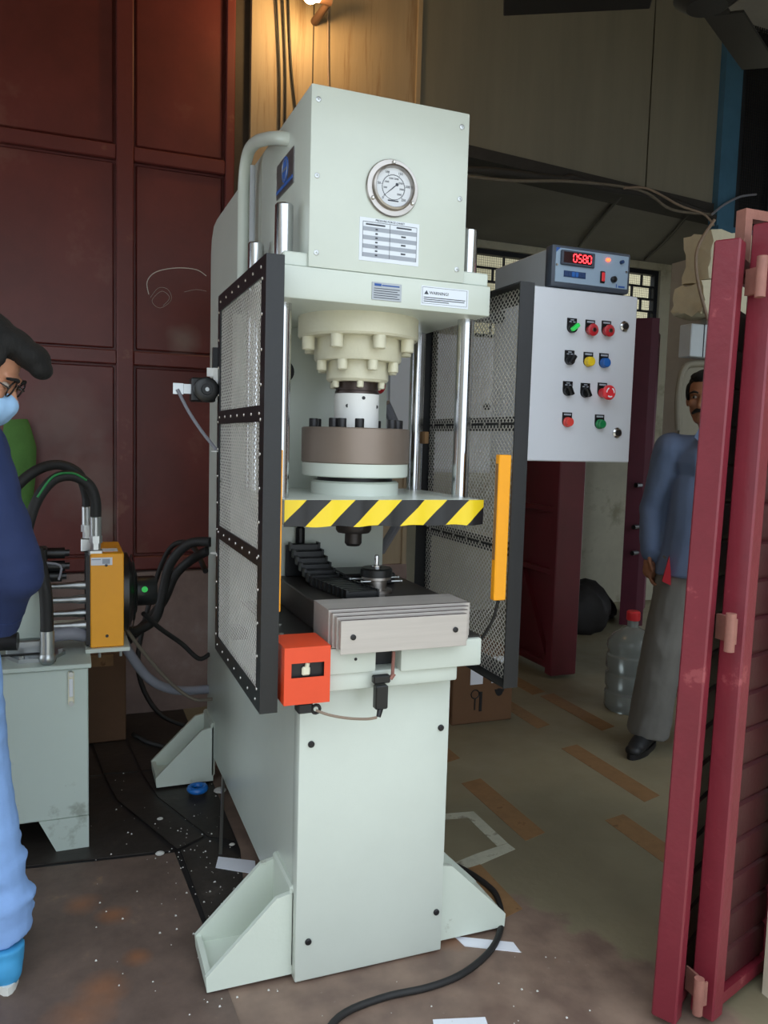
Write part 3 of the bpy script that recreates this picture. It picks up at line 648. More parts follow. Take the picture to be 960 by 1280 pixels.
# ---- hinged mesh guards
def guard(name, xo, xi, y0, y1, z0, z1, lab):
    s = 1 if xi > xo else -1
    def bx(mb, xa, xb, *r): a, b = sorted((xa, xb)); mb.box(a, b, *r)
    t = .004; m = MB(); fw = .046
    bx(m, xo, xo+s*t, y0, y0+fw, z0, z1); bx(m, xo, xo+s*t, y1-.035, y1, z0, z1)
    bx(m, xo, xo+s*t, y0+fw, y1-.035, z0, z0+.045); bx(m, xo, xo+s*t, y0+fw, y1-.035, z1-.045, z1)
    bx(m, xo+s*t, xi, y0, y0+t, z0, z1); bx(m, xo+s*t, xi, y1-t, y1, z0, z1)
    bx(m, xo+s*t, xi, y0+t, y1-t, z0, z0+t); bx(m, xo+s*t, xi, y0+t, y1-t, z1-t, z1)
    g = P(m, name, 'black_paint', smooth=False); g['label'] = lab
    zc = (1.455, 1.118)
    for z in zc:
        mm = MB(); bx(mm, xo, xo+s*t, y0+fw, y1-.035, z-.019, z+.019); P(mm, 'cross_bar', 'black_paint', g)
    zs = [z0, zc[1], zc[0], z1]
    # expanded metal: crossing diagonal strands, clipped to each bay
    for za, zb in zip(zs, zs[1:]):
        wm = MB(); A, B, Cc, D = y0+.006, y1-.006, za+.004, zb-.004; pitch = .0125; an = math.radians(42)
        for sg_ in (1, -1):
            d = Vector((math.cos(an), sg_*math.sin(an))); nrm = Vector((-d.y, d.x))
            ks = [nrm.dot(Vector(c)) for c in ((A, Cc), (A, D), (B, Cc), (B, D))]; kk = math.ceil(min(ks)/pitch)*pitch
            while kk < max(ks):
                p0 = nrm*kk; t0, t1 = -1e9, 1e9
                for c, dd, lo, hi in ((p0.x, d.x, A, B), (p0.y, d.y, Cc, D)):
                    u0, u1 = sorted(((lo-c)/dd, (hi-c)/dd)); t0 = max(t0, u0); t1 = min(t1, u1)
                if t1-t0 > .004:
                    a_, b_ = p0+d*t0, p0+d*t1; w = nrm*.0013
                    xa = xo+s*(t+.0005 if sg_ > 0 else t+.0014); xb = xa+s*.0011
                    vs = [(xx, q.x, q.y) for xx in (xa, xb) for q in (a_-w, b_-w, b_+w, a_+w)]
                    wm.hexa(vs[:4], vs[4:])
                kk += pitch
        P(wm, 'wire_mesh', 'mesh_wire', g, smooth=False)
    pts = []; ys = [y0+.05+i*(y1-y0-.09)/6 for i in range(7)]
    for z in (z0+.022, z1-.022)+zc: pts += [(y, z) for y in ys]
    for i in range(13):
        z = z0+.05+i*(z1-z0-.1)/12; pts += [(y0+.036, z), (y1-.018, z)]
    rv = lambda mb: mb.lathe([(.0042, .0), (.0036, -s*.0018), (.001, -s*.0026)], (0, 0, 0), 'x', 8)
    repeat('rivet', rv, 'rivet', g, [(xo, y, z) for y, z in pts])
    repeat('rivet_tail', lambda mb: mb.lathe([(.0045, 0), (.004, s*.002), (.001, s*.003)], (0, 0, 0), 'x', 8), 'rivet', g, [(xo+s*.0085, y, z) for y, z in pts])
    return g
gl = guard('side_guard', .410, .452, 1.790, 2.405, .757, 1.808, 'black framed wire mesh guard on the gauge-badge side')
gr = guard('side_guard', 1.107, 1.065, 1.800, 2.405, .757, 1.812, 'black framed wire mesh guard next to the control cabinet')
for z in (1.76, .79):
    P(MB().box(.452, .537, 2.36, 2.40, z, z+.04), 'guard_bracket', 'black_paint'); P(MB().box(.941, 1.065, 2.36, 2.40, z, z+.04), 'guard_bracket', 'black_paint')
P(MB().box(.452, .458, 1.800, 1.835, .995, 1.373, .001), 'light_curtain', 'curtain_yellow', gl)
lc = P(MB().box(1.028, 1.064, 1.806, 1.826, .993, 1.373, .002), 'light_curtain', 'curtain_yellow', gr)
P(MB().box(1.0272, 1.0282, 1.810, 1.822, 1.10, 1.35), 'lens_strip', 'tape_orange', gr)
P(MB().tube([(1.05, 1.82, .995), (1.045, 1.84, .93), (1.02, 1.88, .86), (.99, 1.95, .83)], .004, 8, 6), 'curtain_cable', 'cable_black', gr)
# draw-wire encoder on the rear edge of the badge-side guard
en = P(MB().box(.335, .405, 2.405, 2.46, 1.50, 1.57, .004).lathe([(.001, -.001), (.036, -.001), (.036, -.022), (.030, -.026), (.016, -.026), (.015, -.030), (.001, -.030)], (.375, 2.405, 1.535), 'y', 28), 'wire_encoder', 'black_plastic')
P(MB().lathe([(.001, 0), (.007, 0), (.006, -.004), (.001, -.004)], (.375, 2.375, 1.535), 'y', 12), 'hub_screw', 'zinc', en)
P(MB().box(.285, .315, 2.43, 2.433, 1.52, 1.552).box(.315, .337, 2.42, 2.45, 1.522, 1.55), 'encoder_plate', 'zinc', en)
P(MB().tube([(.297, 2.425, 1.534), (.33, 2.425, 1.47), (.37, 2.42, 1.41), (.410, 2.415, 1.36)], .005, 8, 5), 'encoder_cable', 'hose_grey', en)
P(MB().box(.398, .412, 2.40, 2.412, 1.54, 1.60).box(.380, .412, 2.41, 2.415, 1.575, 1.60), 'encoder_bracket', 'white_paint', en)
P(MB().box(.396, .412, 2.405, 2.42, 1.60, 1.66), 'guard_hinge', 'black_paint')
repeat('cable_tie', lambda mb: mb.ring((0, 0, 0), .016, .0016, 'z', 12, 5), 'white_paint', press, [(.410, 2.405, 1.355), (.410, 2.405, 1.05)])
P(MB().tube([(.95, 2.42, 1.52), (.99, 2.44, 1.46), (1.06, 2.48, 1.34), (1.10, 2.55, 1.2), (1.06, 2.7, 1.0)], .017, 10, 6), 'rear_hose', 'hose_grey')
# ---------------------------------------------------------------- control cabinet
YC = 2.0
cab = thing('control_cabinet', 'grey white control cabinet with push buttons hung beside the mesh guard', 'cabinet', (1.41, 2.12, 1.355))
body = MB().box(1.235, 1.580, YC+.012, YC+.235, 1.355, 1.853, .003).build('cabinet_body', 'cab_white', cab)
MB().box(1.020, 1.234, 2.17, 2.21, 1.768, 1.803).build('support_arm', 'black_paint', cab)
door = MB().box(1.228, 1.588, YC, YC+.011, 1.355, 1.850, .003).build('cabinet_door', 'cab_white', cab)
for x, z in ((1.543, 1.760), (1.537, 1.444)):
    lk = MB().lathe([(.001, 0), (.016, 0), (.016, -.004), (.012, -.008), (.001, -.008)], (x, YC, z), 'y', 20).build('door_lock', 'chrome', cab)
    MB().lathe([(.001, -.0075), (.009, -.0075), (.009, -.010), (.001, -.010)], (x, YC, z), 'y', 14).build('lock_insert', 'gun_black', lk)
def legend(x, z, tabs=1):
    n = 12; pts = [(x-.016, z+.024), (x-.016, z)]+[(x+.016*math.cos(PI+PI*i/n), z-.002+.016*math.sin(PI+PI*i/n)) for i in range(n+1)]+[(x+.016, z+.024)]
    return MB().prism(pts, 'y', YC-.003, YC).build('button_unit', 'black_plastic', cab)
def push(x, z, m, r=.0125, d=.010, flag=''):
    u = legend(x, z+.004)
    MB().box(x-.012, x+.012, YC-.0036, YC-.003, z+.0195, z+.0245).build('legend_text', 'label_grey', u)
    MB().lathe([(.001, -.003), (.0145, -.003), (.0145, -.008), (r, -.009), (r, -.009-d), (r-.002, -.011-d), (.001, -.011-d)], (x, YC, z), 'y', 24).build('cap', m, u)
    return u
def lever(x, z, m, tilt, knob='black_plastic'):
    u = legend(x, z+.004)
    MB().box(x-.010, x-.002, YC-.0036, YC-.003, z+.016, z+.019).box(x+.003, x+.011, YC-.0036, YC-.003, z+.016, z+.019).box(x-.006, x+.006, YC-.0036, YC-.003, z+.0215, z+.0245).build('legend_text', 'label_grey', u)
    k = MB().lathe([(.001, -.003), (.0145, -.003), (.0140, -.012), (.001, -.012)], (x, YC, z), 'y', 20).build('knob_base', 'black_plastic', u)
    m2 = MB(); m2.M = Matrix.Translation((x, YC, z)) @ Matrix.Rotation(tilt, 4, 'Y'); m2.box(-.0055, .0055, -.026, -.012, -.013, .015, .002); m2.build('lever', m, u)
    return u
def mush(x, z, m, r, d, arrows):
    u = legend(x, z+.006)
    MB().box(x-.012, x+.012, YC-.0036, YC-.003, z+.0215, z+.0265).build('legend_text', 'label_grey', u)
    c = MB().lathe([(.001, -.003), (.014, -.003), (.015, -d*.55), (r, -d*.75), (r, -d*.9), (r-.004, -d), (.001, -d)], (x, YC, z), 'y', 32).build('mushroom_head', m, u)
    if arrows:
        a = MB()
        for q in range(3):
            for i in range(7):
                t = q*2.094+i*.16; a.box(-.0016, .0016, -.0008, 0, -.0012, .0012) if 0 else a.sph((x+r*.6*math.cos(t), YC-d-.0002, z+r*.6*math.sin(t)), (.0022, .0008, .0022), 6, 4)
        a.build('arrow_marks', 'paper', c)
    else: MB().lathe([(.001, -d), (.007, -d), (.006, -d-.002), (.001, -d-.002)], (x+.002, YC, z), 'y', 14).build('key_barrel', 'chrome', c)
    return u
lever(1.358, 1.741, 'green_lit', .9); mush(1.421, 1.739, 'red_plastic', .0175, .022, 0); mush(1.478, 1.741, 'red_plastic', .0175, .022, 0)
lever(1.355, 1.649, 'black_plastic', .6); push(1.420, 1.648, 'yellow_plastic', .0135); push(1.475, 1.648, 'blue_plastic', .0135)
lever(1.354, 1.560, 'black_plastic', -.5); lever(1.415, 1.558, 'black_plastic', -.5); mush(1.475, 1.560, 'red_bright', .0215, .042, 1)
push(1.357, 1.470, 'red_flat'); push(1.471, 1.468, 'green_plastic')
# ---------------------------------------------------------------- digital indicator on the cabinet
ind = thing('digital_indicator', 'grey digital load indicator with red numerals on top of the cabinet', 'indicator', (1.41, 2.15, 1.856))
MB().box(1.283, 1.545, YC+.030, 2.33, 1.856, 1.962, .002).build('case', 'cab_grey', ind)
fr = MB().box(1.278, 1.550, YC-.006, YC+.030, 1.8535, 1.970, .006, 2).build('front_bezel', 'ind_bezel', ind)
MB().box(1.290, 1.541, YC-.008, YC-.005, 1.866, 1.961, .001).build('front_plate', 'ind_face', ind)
MB().prism([(1.290, 1.961), (1.290, 1.948), (1.304, 1.961)], 'y', YC-.0086, YC-.008).build('corner_flash', 'ink_blue', ind)
sc = MB().box(1.304, 1.418, YC-.016, YC-.008, 1.914, 1.955, .002).build('display_frame', 'ind_bezel', ind)
MB().box(1.311, 1.406, YC-.0165, YC-.0155, 1.920, 1.950).build('display_window', 'screen_dark', sc)
SEG = {'0': 'abcdef', '5': 'afgcd', '8': 'abcdefg'}
def digit(ch_, x, z, w=.0115, h=.021):
    t = .0024; m = MB(); q = {'a': (0, w, h, h), 'd': (0, w, 0, 0), 'g': (0, w, h/2, h/2), 'f': (0, 0, h/2, h), 'e': (0, 0, 0, h/2), 'b': (w, w, h/2, h), 'c': (w, w, 0, h/2)}
    for s in SEG[ch_]:
        a, b, c, d = q[s]; g_ = .0006
        m.box(x+a-(t/2 if a == b else -t/2-g_), x+b+(t/2 if a == b else -t/2-g_), YC-.0176, YC-.0165, z+c-(t/2 if c == d else -t/2-g_), z+d+(t/2 if c == d else -t/2-g_))
    return m.build('digit', 'led_red', sc)
for i, c in enumerate('0580'): digit(c, 1.343+.0162*i, 1.9245)
kp = MB().box(1.318, 1.392, YC-.0095, YC-.008, 1.882, 1.8995).build('key_strip', 'navy_key', ind)
for i in range(6): MB().box(1.3195+.0122*i, 1.3300+.0122*i, YC-.0110, YC-.0095, 1.884, 1.8975, .001).build('key', 'blue_plastic' if i in (2, 3) else 'navy_key', kp)
MB().sph((1.467, YC-.010, 1.944), (.008, .004, .005)).build('lamp', 'led_amber', ind)
rs = MB().box(1.442, 1.459, YC-.011, YC-.008, 1.876, 1.910, .002).build('rocker_frame', 'black_plastic', ind)
MB().box(1.445, 1.456, YC-.016, YC-.011, 1.880, 1.906, .002).build('rocker', 'red_bright', rs)
MB().lathe([(.001, -.008), (.0095, -.008), (.009, -.016), (.005, -.017), (.001, -.017)], (1.489, YC, 1.890), 'y', 18).build('socket', 'black_plastic', ind)
MB().lathe([(.001, -.008), (.0055, -.008), (.005, -.018), (.001, -.018)], (1.514, YC, 1.942), 'y', 14).build('jack', 'navy_key', ind)
for x, z in ((1.294, 1.913), (1.533, 1.916)): MB().lathe([(.001, -.008), (.004, -.008), (.003, -.011), (.001, -.011)], (x, YC, z), 'y', 10).build('screw', 'chrome', ind)
MB().box(1.500, 1.503, YC-.0084, YC-.008, 1.868, 1.878).box(1.508, 1.531, YC-.0084, YC-.008, 1.869, 1.874).build('maker_mark', 'ink_blue', ind)
# pale enclosure behind the guard
enc = thing('electrical_enclosure', 'pale grey electrical enclosure seen through the mesh behind the control cabinet', 'enclosure', (1.36, 3.0, 1.28))
MB().box(1.15, 1.62, 2.92, 3.14, 1.28, 1.83, .004).build('enclosure_body', 'cab_white', enc)
MB().box(1.158, 1.612, 2.908, 2.92, 1.288, 1.822, .003).build('enclosure_door', 'cab_white', enc)
MB().lathe([(.001, 0), (.014, 0), (.014, -.008), (.001, -.008)], (1.585, 2.908, 1.55), 'y', 14).build('door_lock', 'gun_black', enc)
MB().box(.941, 1.16, 3.05, 3.10, 1.4, 1.45).box(.941, 1.16, 3.05, 3.10, 1.65, 1.70).build('support_arm', 'black_paint', enc)
# ---------------------------------------------------------------- hydraulic power unit
pu = thing('hydraulic_power_unit', 'pale grey oil tank with valves, pipes and yellow oil cooler beside the press', 'power unit', (-.45, 3.1, 0))
TY = 2.767
tank = MB().box(-.95, .055, TY, 3.42, .115, .625, .004).build('tank', 'tank_grey', pu)
for sx_ in ((-.92, -.80), (-.10, .055)):
    for y in (TY+.0, 3.30):
        a, b = sx_; MB().prism([(a+(.0 if a < -.5 else .055), .0), (b-(.055 if a < -.5 else 0), .0), (b, .115), (a, .115)], 'y', y, y+.12).build('tank_leg', 'tank_grey', pu)
MB().box(-.965, .065, TY-.012, 3.44, .625, .640, .003).build('tank_lid', 'tank_grey', pu)
sgx = MB().box(-.008, .012, TY-.014, TY, .505, .618, .004).build('level_gauge', 'cream_cast', pu)
MB().box(-.004, .008, TY-.020, TY-.014, .535, .595, .002).build('sight_tube', 'dial_white', sgx)
for z in (.512, .611): MB().cyl((.002, TY-.022, z), (.002, TY, z), .008, seg=10).build('gauge_bolt', 'zinc', sgx)
cv = MB().lathe([(.001, .64), (.095, .64), (.095, .652), (.001, .652)], (-.11, 2.90, 0), 'z', 6).build('pump_flange', 'zinc', pu)
for a in range(6): MB().lathe([(.001, .652), (.009, .652), (.009, .662), (.001, .662)], (-.11+.078*math.cos(a*PI/3), 2.90+.078*math.sin(a*PI/3), 0), 'z', 8).build('flange_bolt', 'zinc', cv)
MB().box(-.20, -.05, 2.88, 3.02, .652, .70, .005).build('valve_block', 'zinc', pu)
mf = MB().box(-.22, -.06, 2.90, 3.05, .70, .86, .004).build('manifold', 'tank_grey', pu)
for z, x1 in ((.985, -.01), (.94, -.01), (.905, -.02)): MB().box(-.16, x1-.06, 2.90, 2.98, z-.022, z+.022, .006).cyl((x1-.06, 2.94, z), (x1-.005, 2.94, z), .019, seg=14).cyl((x1-.005, 2.94, z), (x1+.010, 2.94, z), .012, seg=10).build('solenoid_valve', 'black_plastic', pu)
MB().box(-.19, -.09, 2.91, 3.0, .86, .89, .003).box(-.17, -.14, 2.92, 2.97, .89, .97).build('valve_stack', 'gun_black', pu)
for z, y in ((.86, 3.0), (.815, 2.97), (.76, 3.0), (.73, 2.94)):
    MB().tube([(-.08, y, z), (.0, y, z), (.03, y, z), (.16, y, z)], [.011, .011, .016, .016], 12).build('pipe_stub', 'zinc', pu)
MB().tube([(-.06, 2.93, .70), (.0, 2.93, .705), (.05, 2.95, .69)], .024, 12, 4).build('suction_elbow', 'hose_grey', pu)
MB().tube([(-.10, 2.90, .96), (-.03, 2.89, .95), (-.035, 2.89, .90)], .004, 8, 4).build('valve_wire', 'hose_grey', pu)
MB().tube([(-.10, 2.84, .665), (-.05, 2.80, .66), (-.048, 2.80, .645)], .0035, 6, 3).tube([(-.4, 2.83, .665), (-.10, 2.84, .665)], .0035, 6).build('earth_wire', 'cable_black', pu)
MB().tube([(-.33, 2.86, .71), (-.16, 2.84, .71)], .030, 16, caps=True).build('breather_pipe', 'gun_black', pu)
# yellow oil cooler on a bracket at the tank end
cl = MB().box(.066, .176, 2.90, 3.22, .655, .985, .003).build('oil_cooler', 'cooler_yellow', pu)
fn = MB()
for i in range(30): fn.box(.052, .0655, 2.912+.0102*i, 2.9155+.0102*i, .665, .975)
fn.box(.060, .0655, 2.905, 3.215, .66, .98)
fn.build('cooler_fins', 'gun_black', cl)
MB().box(.048, .196, 2.885, 3.24, .640, .6545, .002).build('cooler_bracket', 'cream', cl)
repeat('bracket_bolt', lambda m: m.lathe([(.005, .012), (.005, -.012), (.001, -.012)], (0, 0, 0), 'z', 8), 'zinc', cl, [(.095, 2.895, .634), (.165, 2.895, .634)])
repeat('cooler_screw', lambda m: m.lathe([(.006, .001), (.005, -.003), (.001, -.003)], (0, 0, 0), 'y', 8), 'gun_black', cl, [(.118, 2.90, .945), (.120, 2.90, .695)])
MB().box(.068, .138, 2.897, 2.8995, .945, .972).build('cooler_label', 'paper', cl)
MB().box(.071, .10, 2.896, 2.897, .964, .967).box(.105, .13, 2.896, 2.897, .950, .967).build('label_print', 'label_grey', cl)
MB().box(.105, .160, 2.95, 3.03, .985, .9856).build('top_label', 'paper', cl)
fan = MB().lathe([(.001, 0), (.145, 0), (.145, .02), (.08, .05), (.001, .05)], (.176, 3.06, .82), 'x', 28).build('fan_shroud', 'black_plastic', cl)
MB().lathe([(.001, .05), (.055, .05), (.055, .115), (.048, .125), (.001, .125)], (.176, 3.06, .82), 'x', 24).build('fan_motor', 'black_plastic', cl)
MB().lathe([(.001, 0), (.011, 0), (.011, -.003), (.001, -.003)], (.255, 3.004, .835), 'y', 14).build('green_dot', 'green_lit', cl)
gd = MB()
for r in (.05, .08, .11, .135): gd.ring((.232-.25*max(0, r-.06), 3.06, .82), r, .002, 'x', 28, 4)
gd.build('fan_guard', 'black_plastic', cl)
for i, (x, y, z) in enumerate(((.085, 2.925, .985), (.060, 3.05, 1.01))):
    ft = MB().box(x-.022, x+.022, y-.020, y+.020, z-.035, z+.012, .003).build('port_block', 'zinc', pu)
    MB().lathe([(.016, z+.012), (.016, z+.035), (.0215, z+.035), (.0215, z+.060), (.018, z+.06)], (x, y, 0), 'z', 6).build('hose_nut', 'zinc', ft)
    MB().lathe([(.019, z+.06), (.0195, z+.125), (.017, z+.127), (.001, z+.127)], (x, y, 0), 'z', 18).build('hose_ferrule', 'zinc', ft)
hose('hydraulic_hose', [(.085, 2.925, 1.112), (.083, 2.925, 1.17), (.062, 2.922, 1.222), (.01, 2.915, 1.252), (-.05, 2.905, 1.238), (-.10, 2.89, 1.17), (-.13, 2.88, 1.07), (-.145, 2.87, .95), (-.15, 2.87, .87)], .0185, 'rubber', 'thick black hose looping from the front cooler port, green stripe on top', 'hose')
hs = hose('hydraulic_hose', [(.060, 3.05, 1.137), (.058, 3.05, 1.18), (.03, 3.04, 1.255), (-.04, 3.02, 1.285), (-.12, 2.98, 1.255), (-.20, 2.95, 1.16), (-.24, 2.95, 1.0), (-.25, 2.95, .87)], .018, 'rubber', 'thick black hose arching behind the green striped one at the cooler', 'hose')
g1 = bpy.data.objects['hydraulic_hose']
MB().tube([(.055, 2.905, 1.238), (.01, 2.897, 1.262), (-.05, 2.888, 1.25), (-.098, 2.875, 1.182)], .009, 8, 6, flat=.45).build('hose_stripe', 'green_stripe', g1, org=None).parent = g1
hose('hydraulic_hose', [(-.10, 2.80, 1.02), (-.085, 2.79, .95), (-.072, 2.785, .86), (-.07, 2.785, .75)], .0205, 'rubber', 'short black hose dropping onto the tank lid with steel end', 'hose')
g3 = bpy.data.objects['hydraulic_hose.002']
MB().cyl((-.07, 2.785, .655), (-.07, 2.785, .752), .022, .0225, 16).sph((-.07, 2.785, .662), .027).build('hose_end', 'zinc', g3)
# hoses between the power unit and the press rear
hose('suction_hose', [(.19, 3.20, .60), (.23, 3.22, .52), (.30, 3.25, .42), (.40, 3.28, .36), (.536, 3.30, .345)], .019, 'hose_grey', 'grey corrugated hose running from cooler bracket to press base', 'hose')
hose('pressure_hose', [(.537, 3.27, .97), (.46, 3.34, .955), (.39, 3.38, .87), (.36, 3.40, .74), (.33, 3.38, .64), (.25, 3.35, .60), (.18, 3.3, .62)], .020, 'rubber', 'thick black hose arching from press side toward cooler fan', 'hose', group='rear hoses')
hose('pressure_hose', [(.537, 3.32, .93), (.48, 3.44, .87), (.42, 3.48, .80), (.37, 3.45, .70), (.30, 3.42, .62), (.22, 3.36, .56)], .020, 'rubber', 'lower thick black hose tucked under the arching one behind cooler', 'hose', group='rear hoses')
hose('power_cable', [(.26, 3.12, .72), (.33, 3.20, .64), (.42, 3.25, .56), (.49, 3.26, .49), (.536, 3.28, .50)], .0095, 'rubber', 'black cable slanting from cooler fan to press side', 'cable')
hose('drain_pipe', [(.20, 3.12, .66), (.27, 3.16, .55), (.37, 3.19, .42), (.46, 3.19, .345), (.536, 3.20, .335)], .007, 'cable_grey', 'thin olive grey tube sagging from cooler to press foot', 'tube')
hose('power_cable', [(.545, 3.45, .82), (.52, 3.75, .90), (.44, 3.9, .85), (.36, 3.95, .6), (.30, 3.9, .3), (.38, 3.8, .1), (.55, 3.7, .03)], .012, 'rubber', 'black cable hanging against the concrete plinth', 'cable')
hose('power_cable', [(.27, 3.76, .015), (.30, 3.70, .015), (.34, 3.62, .015), (.46, 3.52, .015), (.58, 3.60, .015)], .011, 'rubber', 'black cable lying on floor plates behind rear foot', 'cable')
# ---------------------------------------------------------------- cardboard boxes
cb = thing('cardboard_box', 'brown cardboard box on the floor behind the oil tank', 'box', (.12, 4.0, 0))
MB().box(-.06, .235, 3.72, 3.98, 0.006, .42, .004).build('carton', 'cardboard', cb)
MB().box(.0, .18, 3.71, 3.72, .36, .41).build('tape_strip', 'tape_orange', cb)
c2x = thing('cardboard_box', 'brown carton with two white labels under the mesh guard', 'box', (1.92, 3.6, 0))
MB().box(1.76, 2.10, 3.46, 3.80, 0, .36, .004).build('carton', 'cardboard_red', c2x)
for a, b in ((1.855, 1.925), (1.975, 2.055)): MB().box(a, b, 3.4575, 3.46, .20, .335).build('paper_label', 'paper', c2x)
MB().prism([(2.00, .15), (2.045, .15), (2.05, .165), (1.995, .165)], 'y', 3.456, 3.4605).lathe([(.001, 0), (.02, 0), (.02, .003), (.001, .003)], (2.022, 3.457, .15), 'y', 14).build('hand_hole', 'gun_black', c2x)
MB().ring((1.885, 3.458, .150), .022, .003, 'y', 16, 4).box(1.882, 1.888, 3.456, 3.46, .07, .13).box(1.91, 1.925, 3.457, 3.46, .06, .16).build('printed_mark', 'gun_black', c2x)
# ---------------------------------------------------------------- water jug
jug = thing('water_jug', 'large clear ribbed water jug with red cap beside the worker', 'jug', (2.80, 3.42, 0))
pf = [(.001, 0), (.120, 0), (.130, .015)]
for i in range(3): pf += [(.130, .03+.1*i), (.130, .095+.1*i), (.122, .105+.1*i), (.122, .118+.1*i)]
pf += [(.130, .34), (.126, .37), (.10, .41), (.05, .44), (.030, .45), (.028, .52), (.001, .52)]
MB().lathe(pf, (2.80, 3.42, 0), 'z', 28).build('jug_body', 'jug_plastic', jug)
MB().lathe([(.034, .485), (.036, .49), (.036, .528), (.030, .535), (.001, .535)], (2.80, 3.42, 0), 'z', 20).build('cap', 'red_bright', jug)
# ---------------------------------------------------------------- black sacks
def sack(name, c, r, lab):
    m = MB(); m.sph((0, 0, 0), r, 20, 12)
    for v in m.bm.verts:
        k_ = 1+.16*math.sin(v.co.x*23+v.co.z*17+c[0]*9)*math.cos(v.co.y*19+v.co.x*8)
        v.co = Vector((v.co.x*k_, v.co.y*k_, max(v.co.z*k_, -r[2]*.45)))
    z0 = min(v.co.z for v in m.bm.verts)
    for v in m.bm.verts: v.co += Vector((c[0], c[1], -z0))
    tag(m.build(name, 'sack_black', org=(c[0], c[1], 0), ang=80), lab, 'sack')
sack('plastic_sack', (3.62, 5.10), (.27, .22, .26), 'taller black plastic sack slumped against the pale wall')
sack('plastic_sack', (4.02, 5.45), (.2, .18, .15), 'lower black plastic sack next to the purple door')
# ---------------------------------------------------------------- red folding gate at the entrance
def gleaf(name, lab, base, ang, width, lean, pw, z1, pink):
    t = thing(name, lab, 'gate', (*base, 0))
    Mx = Matrix.Translation((*base, 0)) @ Matrix.Rotation(lean, 4, Vector((math.sin(math.radians(21)), -math.cos(math.radians(21)), 0)) * -1) @ Matrix.Rotation(math.radians(ang), 4, 'Z')
    def g(f, nm, m):
        b = MB(); b.M = Mx; f(b); return b.build(nm, m, t)
    g(lambda b: b.box(0, pw, -.03, .03, .015, z1, .004), 'post', 'gate_red')
    g(lambda b: b.box(width, width+.03, -.02, .02, .015, z1-.03, .003), 'post', 'gate_red')
    for z in (.03, z1-.06): g(lambda b: b.box(pw, width, -.02, .02, z, z+.03), 'rail', 'gate_red')
    n = int((z1-.13)/.0935)
    for i in range(n):
        z = .065+.0935*i
        g(lambda b: b.prism([(-.004, z), (.006, z-.006), (.010, z+.012), (.008, z+.085), (-.002, z+.093), (-.010, z+.086), (-.012, z+.014)], 'x', pw, width), 'slat', 'gate_slat')
    return t, g
t1, g1f = gleaf('folding_gate', 'pink red gate leaf post leaning in front of the worker', (1.335, 1.44), 30, .30, .040, .047, 1.885, 1)
t2, g2f = gleaf('folding_gate', 'dark red slatted gate leaf hinged beside the cream pier', (1.434, 1.42), 19, .30, .030, .050, 1.925, 0)
def hinge(z): 
    dx = .036*z
    h = MB(); h.cyl((1.400+dx*.7, 1.400, z-.045), (1.400+dx*.7, 1.400, z+.045), .012, seg=12); h.box(1.425+dx*.9, 1.420+dx*.7, 1.428, 1.466, z-.03, z+.03).box(1.401+dx*.7, 1.428+dx*.5, 1.400, 1.404, z-.03, z+.03)
    return h.build('hinge', 'rust_pink', t2)
for z in (1.79, .98, .09): hinge(z)
MB().box(1.508, 1.530, 1.52, 1.55, 1.80, 1.955).box(1.508, 1.75, 1.52, 1.55, 1.955, 1.978).build('gate_frame', 'rust_pink', t2)
# ---------------------------------------------------------------- ceiling fan
fc = CAM + (cam.matrix_world.to_3x3() @ Vector((885-CX, CY+12, -F_PX)))*(2.45/F_PX)
fn_ = thing('ceiling_fan', 'black ceiling fan with flat blades above the gate', 'fan', fc)
MB().lathe([(.001, -.05), (.06, -.05), (.10, -.02), (.105, .03), (.06, .06), (.02, .07), (.02, .10), (.001, .10)], fc, 'z', 28).build('motor', 'fan_black', fn_)
MB().cyl(fc+Vector((0, 0, .1)), (fc.x, fc.y, 4.3), .012, seg=10).build('down_rod', 'fan_black', fn_)
MB().lathe([(.001, -.08), (.03, -.08), (.07, -.005), (.001, -.005)], (fc.x, fc.y, 4.3), 'z', 20).build('canopy', 'fan_black', fn_)
for a in (150, 30, 270):
    b = MB(); b.M = Matrix.Translation(fc) @ Matrix.Rotation(math.radians(a), 4, 'Z') @ Matrix.Rotation(math.radians(10), 4, 'X')
    b.box(.16, .62, -.065, .065, -.004, .004, .003).box(.08, .20, -.02, .02, -.002, .006); b.build('blade', 'fan_black', fn_)
# ---------------------------------------------------------------- bulb by the plywood wall
bp_ = px(388, -5, 1, 3.98); hp = px(408, 0, 1, 4.0)
lamp = thing('light_bulb', 'glowing warm bulb in brown holder on the plywood wall', 'lamp', bp_)
bl = MB().sph(bp_, (.035, .035, .035), 20, 14).cyl(bp_, bp_+(hp-bp_)*.6, .026, .018, 16).build('bulb', 'bulb_glow', lamp)
d_ = (hp-bp_)
MB().cyl(bp_+d_*.55, bp_+d_*1.25, .022, .024, 16).cyl(hp+d_*.2, (hp.x, YB+.005, hp.z-.01), .016, .022, 12).build('holder', 'holder_brown', lamp)
L_ = bpy.data.lights.new('bulb_light', 'POINT'); L_.energy = BULB_W; L_.color = (1, .62, .26); L_.shadow_soft_size = .04
lo = bpy.data.objects.new('bulb_light', L_); COL.objects.link(lo); lo.parent = lamp; lo.location = Vector((-.02, -.08, -.045))
for i, (u0, u1, lab) in enumerate(((410, 414, 'thin flex hanging straight down from the bulb holder'), (353, 356, 'dark wire running down the plywood nearest the dark post'), (360, 372, 'dark wire slanting down the plywood wall beside another'), (345, 349, 'brown wire beside the dark post on plywood'))):
    a, b = px(u0, 6 if i == 0 else -8, 1, YB-.012), px(u1, 175, 1, YB-.012)
    hose('wall_wire', [a, (a+b)/2+Vector((.01 if i % 2 else -.008, 0, 0)), b, b-Vector((0, 0, .5))], .0055, 'cable_black' if i else 'wire_tan', lab, 'wire')
